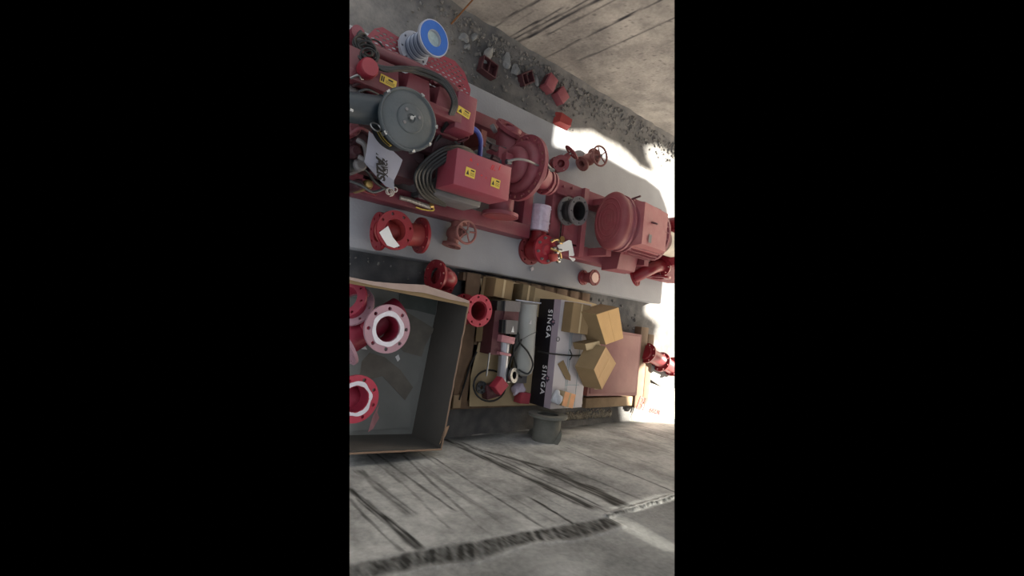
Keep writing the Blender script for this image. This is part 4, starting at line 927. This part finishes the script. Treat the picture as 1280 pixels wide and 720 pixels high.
boxpts('large light tan carton with faint print, biggest of the cartons behind the white box', ([(745,393,.8),(773,384,.74),(779,423,.7),(757,431,.74)], V(-.13,.02,-.19)), CARD, mat('cardboard_lit_top', (186, 150, 98), .8, var=.05))  # top flaps coloured brighter than the sides, light painted in
ft = boxpts('tilted tan carton nearest the red cabinet with an opened flap', ([(757,433,.74),(770,454,.68),(752,487,.62),(742,462,.74)], V(-.22,.02,-.11)), CARD, mat('cardboard_tan_lit', (172, 140, 98), .8, var=.05))  # lighter colour on top imitates the lit face of the same cardboard
b = B(); T_ = [W(742,463,.6), W(751,486,.56), W(744,487,.52), W(734,472,.56)]; b.hexa([p-V(0,0,.006) for p in T_]+T_); obj('open_flap', b, CARDL, ft, world=True)
boxpts('flat tan carton with pale end wedged between the larger cartons', ([(731,430,.7),(749,426,.69),(751,433,.66),(733,438,.68)], V(-.06,.0,-.14)), CARD, CARDL)
q = W(709,499,.56); carton('small orange tan carton in clear plastic on the end of the white box', (q.x-.02,q.y,.504), (.2,.17,.1), (0,0,R(-12)), CARDL, mt_=mat('cardboard_orange', (216, 160, 118), .8))
b = B(); b.stone((0,0,0),(.12,.15,.12),5,3,.5); q = W(692,495,.48); tag(obj('plastic_bag', b, mat('clear_wrap', (196,200,206), .3, bump=.5, bscale=30), loc=(q.x,q.y,.55)), 'crumpled translucent plastic bag on the end of the white printed box', 'bag')
# wooden boards behind the cartons
pb = thing('wooden_crate_base', 'long pale wooden board base under the red crate at the near wall', 'crate base', (6.0,-.6,0))
for (a_, c_, w_) in (((735,505),(800,518),0),):
    pass
b = B(); b.bb(5.3,6.9,-1.12,-.98,.0,.09,.004); obj('board', b, WOODL, pb, world=True)
b = B(); b.bb(6.42,6.62,-1.15,.1,.0,.12,.004); obj('board', b, WOOD, pb, world=True)
b = B(); b.bb(6.66,6.82,-1.1,.0,.0,.1,.004); obj('board', b, WOOD, pb, world=True)
rc = thing('red_crate', 'faded red steel cabinet lying flat behind the brown cartons', 'cabinet', (5.8,-.5,0))
b = B(); b.hexa([(5.15,-.92,.01),(6.3,-.94,.01),(6.3,-.02,.01),(5.2,.02,.01),(5.15,-.92,.22),(6.3,-.94,.22),(6.3,-.02,.22),(5.2,.02,.22)]); obj('body', b, RCRATE, rc, world=True)
b = B(); b.bb(5.2,6.26,-.89,-.05,.22,.226,.002); obj('door', b, RCRATE, rc, world=True)
# sunlit red valve, pad, sack
t = thing('flanged_valve', 'glowing red flanged valve in full sunlight beyond the red cabinet', 'valve', W(822,446,0))
b = B(); q0, q1 = W(806,440,.14), W(843,462,.14); b.tube([q0, (q0+q1)/2+V(0,0,.03), q1], .11, 24, False, 6); obj('body', b, BRED, t, world=True)
for k_, p in enumerate(((808,441,.14),(826,452,.16),(840,458,.16))):
    b = B(); c = W(*p); b.flange(c, (q1-q0), .16, .09, .03, 8, .135, .012); obj('flange', b, BRED, t, world=True)
sheet('grey cardboard pad lying in the sunlight between the red valve and the sack', [(808,455),(836,462),(830,486),(806,470)], .06, CARDG, .02, name='cardboard_pad')
sk_ = thing('white_sack', 'glaring white sack with red script lettering lying in the sun', 'sack', W(822,505,0))
b = B(); tb = bmesh.new(); bmesh.ops.create_grid(tb, x_segments=24, y_segments=24, size=1); Q = [W(798,498,0), W(850,512,0), W(846,536,0), W(798,528,0)]
Q = [W(804,476,0), W(862,490,0), W(862,552,0), W(786,528,0)]
for v in tb.verts:
    u, w = (v.co.x+1)/2, (v.co.y+1)/2; p = Q[0].lerp(Q[1],u).lerp(Q[3].lerp(Q[2],u),w); e = (1-abs(v.co.x)**10)*(1-abs(v.co.y)**10)
    v.co = V(p.x,p.y,.005+.11*e+.012*nz3(p.x*7,p.y*7))
b.add(tb); obj('cloth', b, SACK, sk_, world=True)
b = B(); d = (W(843,520,.1)-W(798,508,.1)); u_ = W(812,490,.1)-W(808,515,.1)
c = W(801,505,.124); text(b, 'Bl', .3, c, d, u_, .004, .25, .004); c = W(819,513,.124); text(b, 'eecn', .16, c, d, u_, .004, .1, .004)
obj('lettering', b, RINK, sk_, world=True)

# puddle pipe through the near wall
t = thing('wall_sleeve', 'cement coated flanged pipe sleeve sticking out of the near wall', 'pipe sleeve', (4.2,YB,.42))
pc_ = WY(682,548,YB+.02); pf = WY(682,521,YB+.27)
b = B(); b.pipe(V(pc_.x,YB-.02,pc_.z), V(pc_.x,YB+.3,pc_.z), .165, .13, 32); obj('sleeve', b, CONP, t, world=True)
b = B(); b.flange(V(pc_.x,YB+.28,pc_.z),(0,1,0),.235,.13,.03,0); obj('flange', b, CONP, t, world=True)
b = B(); b.stone(V(pc_.x,YB+.0,pc_.z-.02),(.5,.05,.48),3,3,.3); obj('mortar_patch', b, CONP, t, world=True)

# ================================================================= EXTENT OF THE MODELLED PLACE
# Only the stretch of the pit that the photograph shows is modelled: it ends at two planes across the pit.
pl_n = [(M3 @ V(600, 0, -203)).normalized(), (M3 @ V(-600, 0, -203)).normalized()]
deps = [o for o in bpy.data.objects if o.type == 'MESH' and not o.name.startswith('added_shade_slab')]
for o in deps:
    m = wpos(o); mi = m.inverted()
    for n in pl_n:
        me = o.data
        if not len(me.vertices): break
        d = [(m @ v.co - CAM).dot(n) for v in me.vertices]
        if min(d) > 0: continue
        if max(d) <= 0: me.clear_geometry(); break
        bm = bmesh.new(); bm.from_mesh(me)
        co = mi @ CAM; no = (mi.to_3x3() @ n).normalized()
        bmesh.ops.bisect_plane(bm, geom=list(bm.verts)+list(bm.edges)+list(bm.faces), dist=1e-6, plane_co=co, plane_no=no, clear_inner=True)
        bm.to_mesh(me); bm.free()
for o in deps:
    if not len(o.data.vertices):
        for ch in list(o.children): bpy.data.objects.remove(ch)
        bpy.data.objects.remove(o)

# ================================================================= LIGHT, WORLD, CAMERA
sun = bpy.data.lights.new('sun', 'SUN'); sun.energy = 34; sun.angle = R(.8); sun.color = (1, .93, .8)
so = bpy.data.objects.new('sun', sun); COL.objects.link(so); so.rotation_euler = (S).to_track_quat('Z', 'Y').to_euler(); so.location = (10, 4, 9)
w = bpy.data.worlds.new('sky'); bpy.context.scene.world = w; w.use_nodes = True; nt = w.node_tree; N = nt.nodes; L = nt.links
bg = N['Background']; tc = N.new('ShaderNodeTexCoord'); sp = N.new('ShaderNodeSeparateXYZ'); L.new(tc.outputs['Generated'], sp.inputs[0])
cr = N.new('ShaderNodeValToRGB'); L.new(sp.outputs['Z'], cr.inputs[0]); e = cr.color_ramp.elements
e[0].position = 0.0; e[0].color = (0, 0, 0, 1); e[1].position = 1; e[1].color = (.88, .92, 1, 1)
x = e.new(.02); x.color = (1, .97, .92, 1); x = e.new(.3); x.color = (.94, .96, 1, 1)
# the sky is brighter and warmer on the sun's side
mr = N.new('ShaderNodeMapRange'); mr.interpolation_type = 'SMOOTHSTEP'; mr.inputs[1].default_value = .1; mr.inputs[2].default_value = 1; mr.inputs[3].default_value = 0; mr.inputs[4].default_value = 1
L.new(sp.outputs['X'], mr.inputs[0]); mm = N.new('ShaderNodeMix'); mm.data_type = 'RGBA'; mm.inputs[6].default_value = (1, 1, 1, 1); mm.inputs[7].default_value = (5.2, 4.3, 3.2, 1); L.new(mr.outputs[0], mm.inputs[0])
ml = N.new('ShaderNodeMix'); ml.data_type = 'RGBA'; ml.blend_type = 'MULTIPLY'; ml.clamp_result = False; ml.inputs[0].default_value = 1; L.new(cr.outputs[0], ml.inputs[6]); L.new(mm.outputs[2], ml.inputs[7])
L.new(ml.outputs[2], bg.inputs[0]); bg.inputs[1].default_value = 1.25
cam = bpy.data.cameras.new('camera'); cam.sensor_width = 36; cam.lens = 36*FPX/1280; cam.clip_start = .05
co = bpy.data.objects.new('camera', cam); COL.objects.link(co)
co.matrix_world = Matrix.Translation(CAM) @ M3.to_4x4()
sc = bpy.context.scene; sc.camera = co
sc.view_settings.view_transform = 'Standard'; sc.view_settings.look = 'None'; sc.view_settings.gamma = 1; sc.view_settings.exposure = 0
try: sc.view_settings.use_curve_mapping = False
except Exception: pass
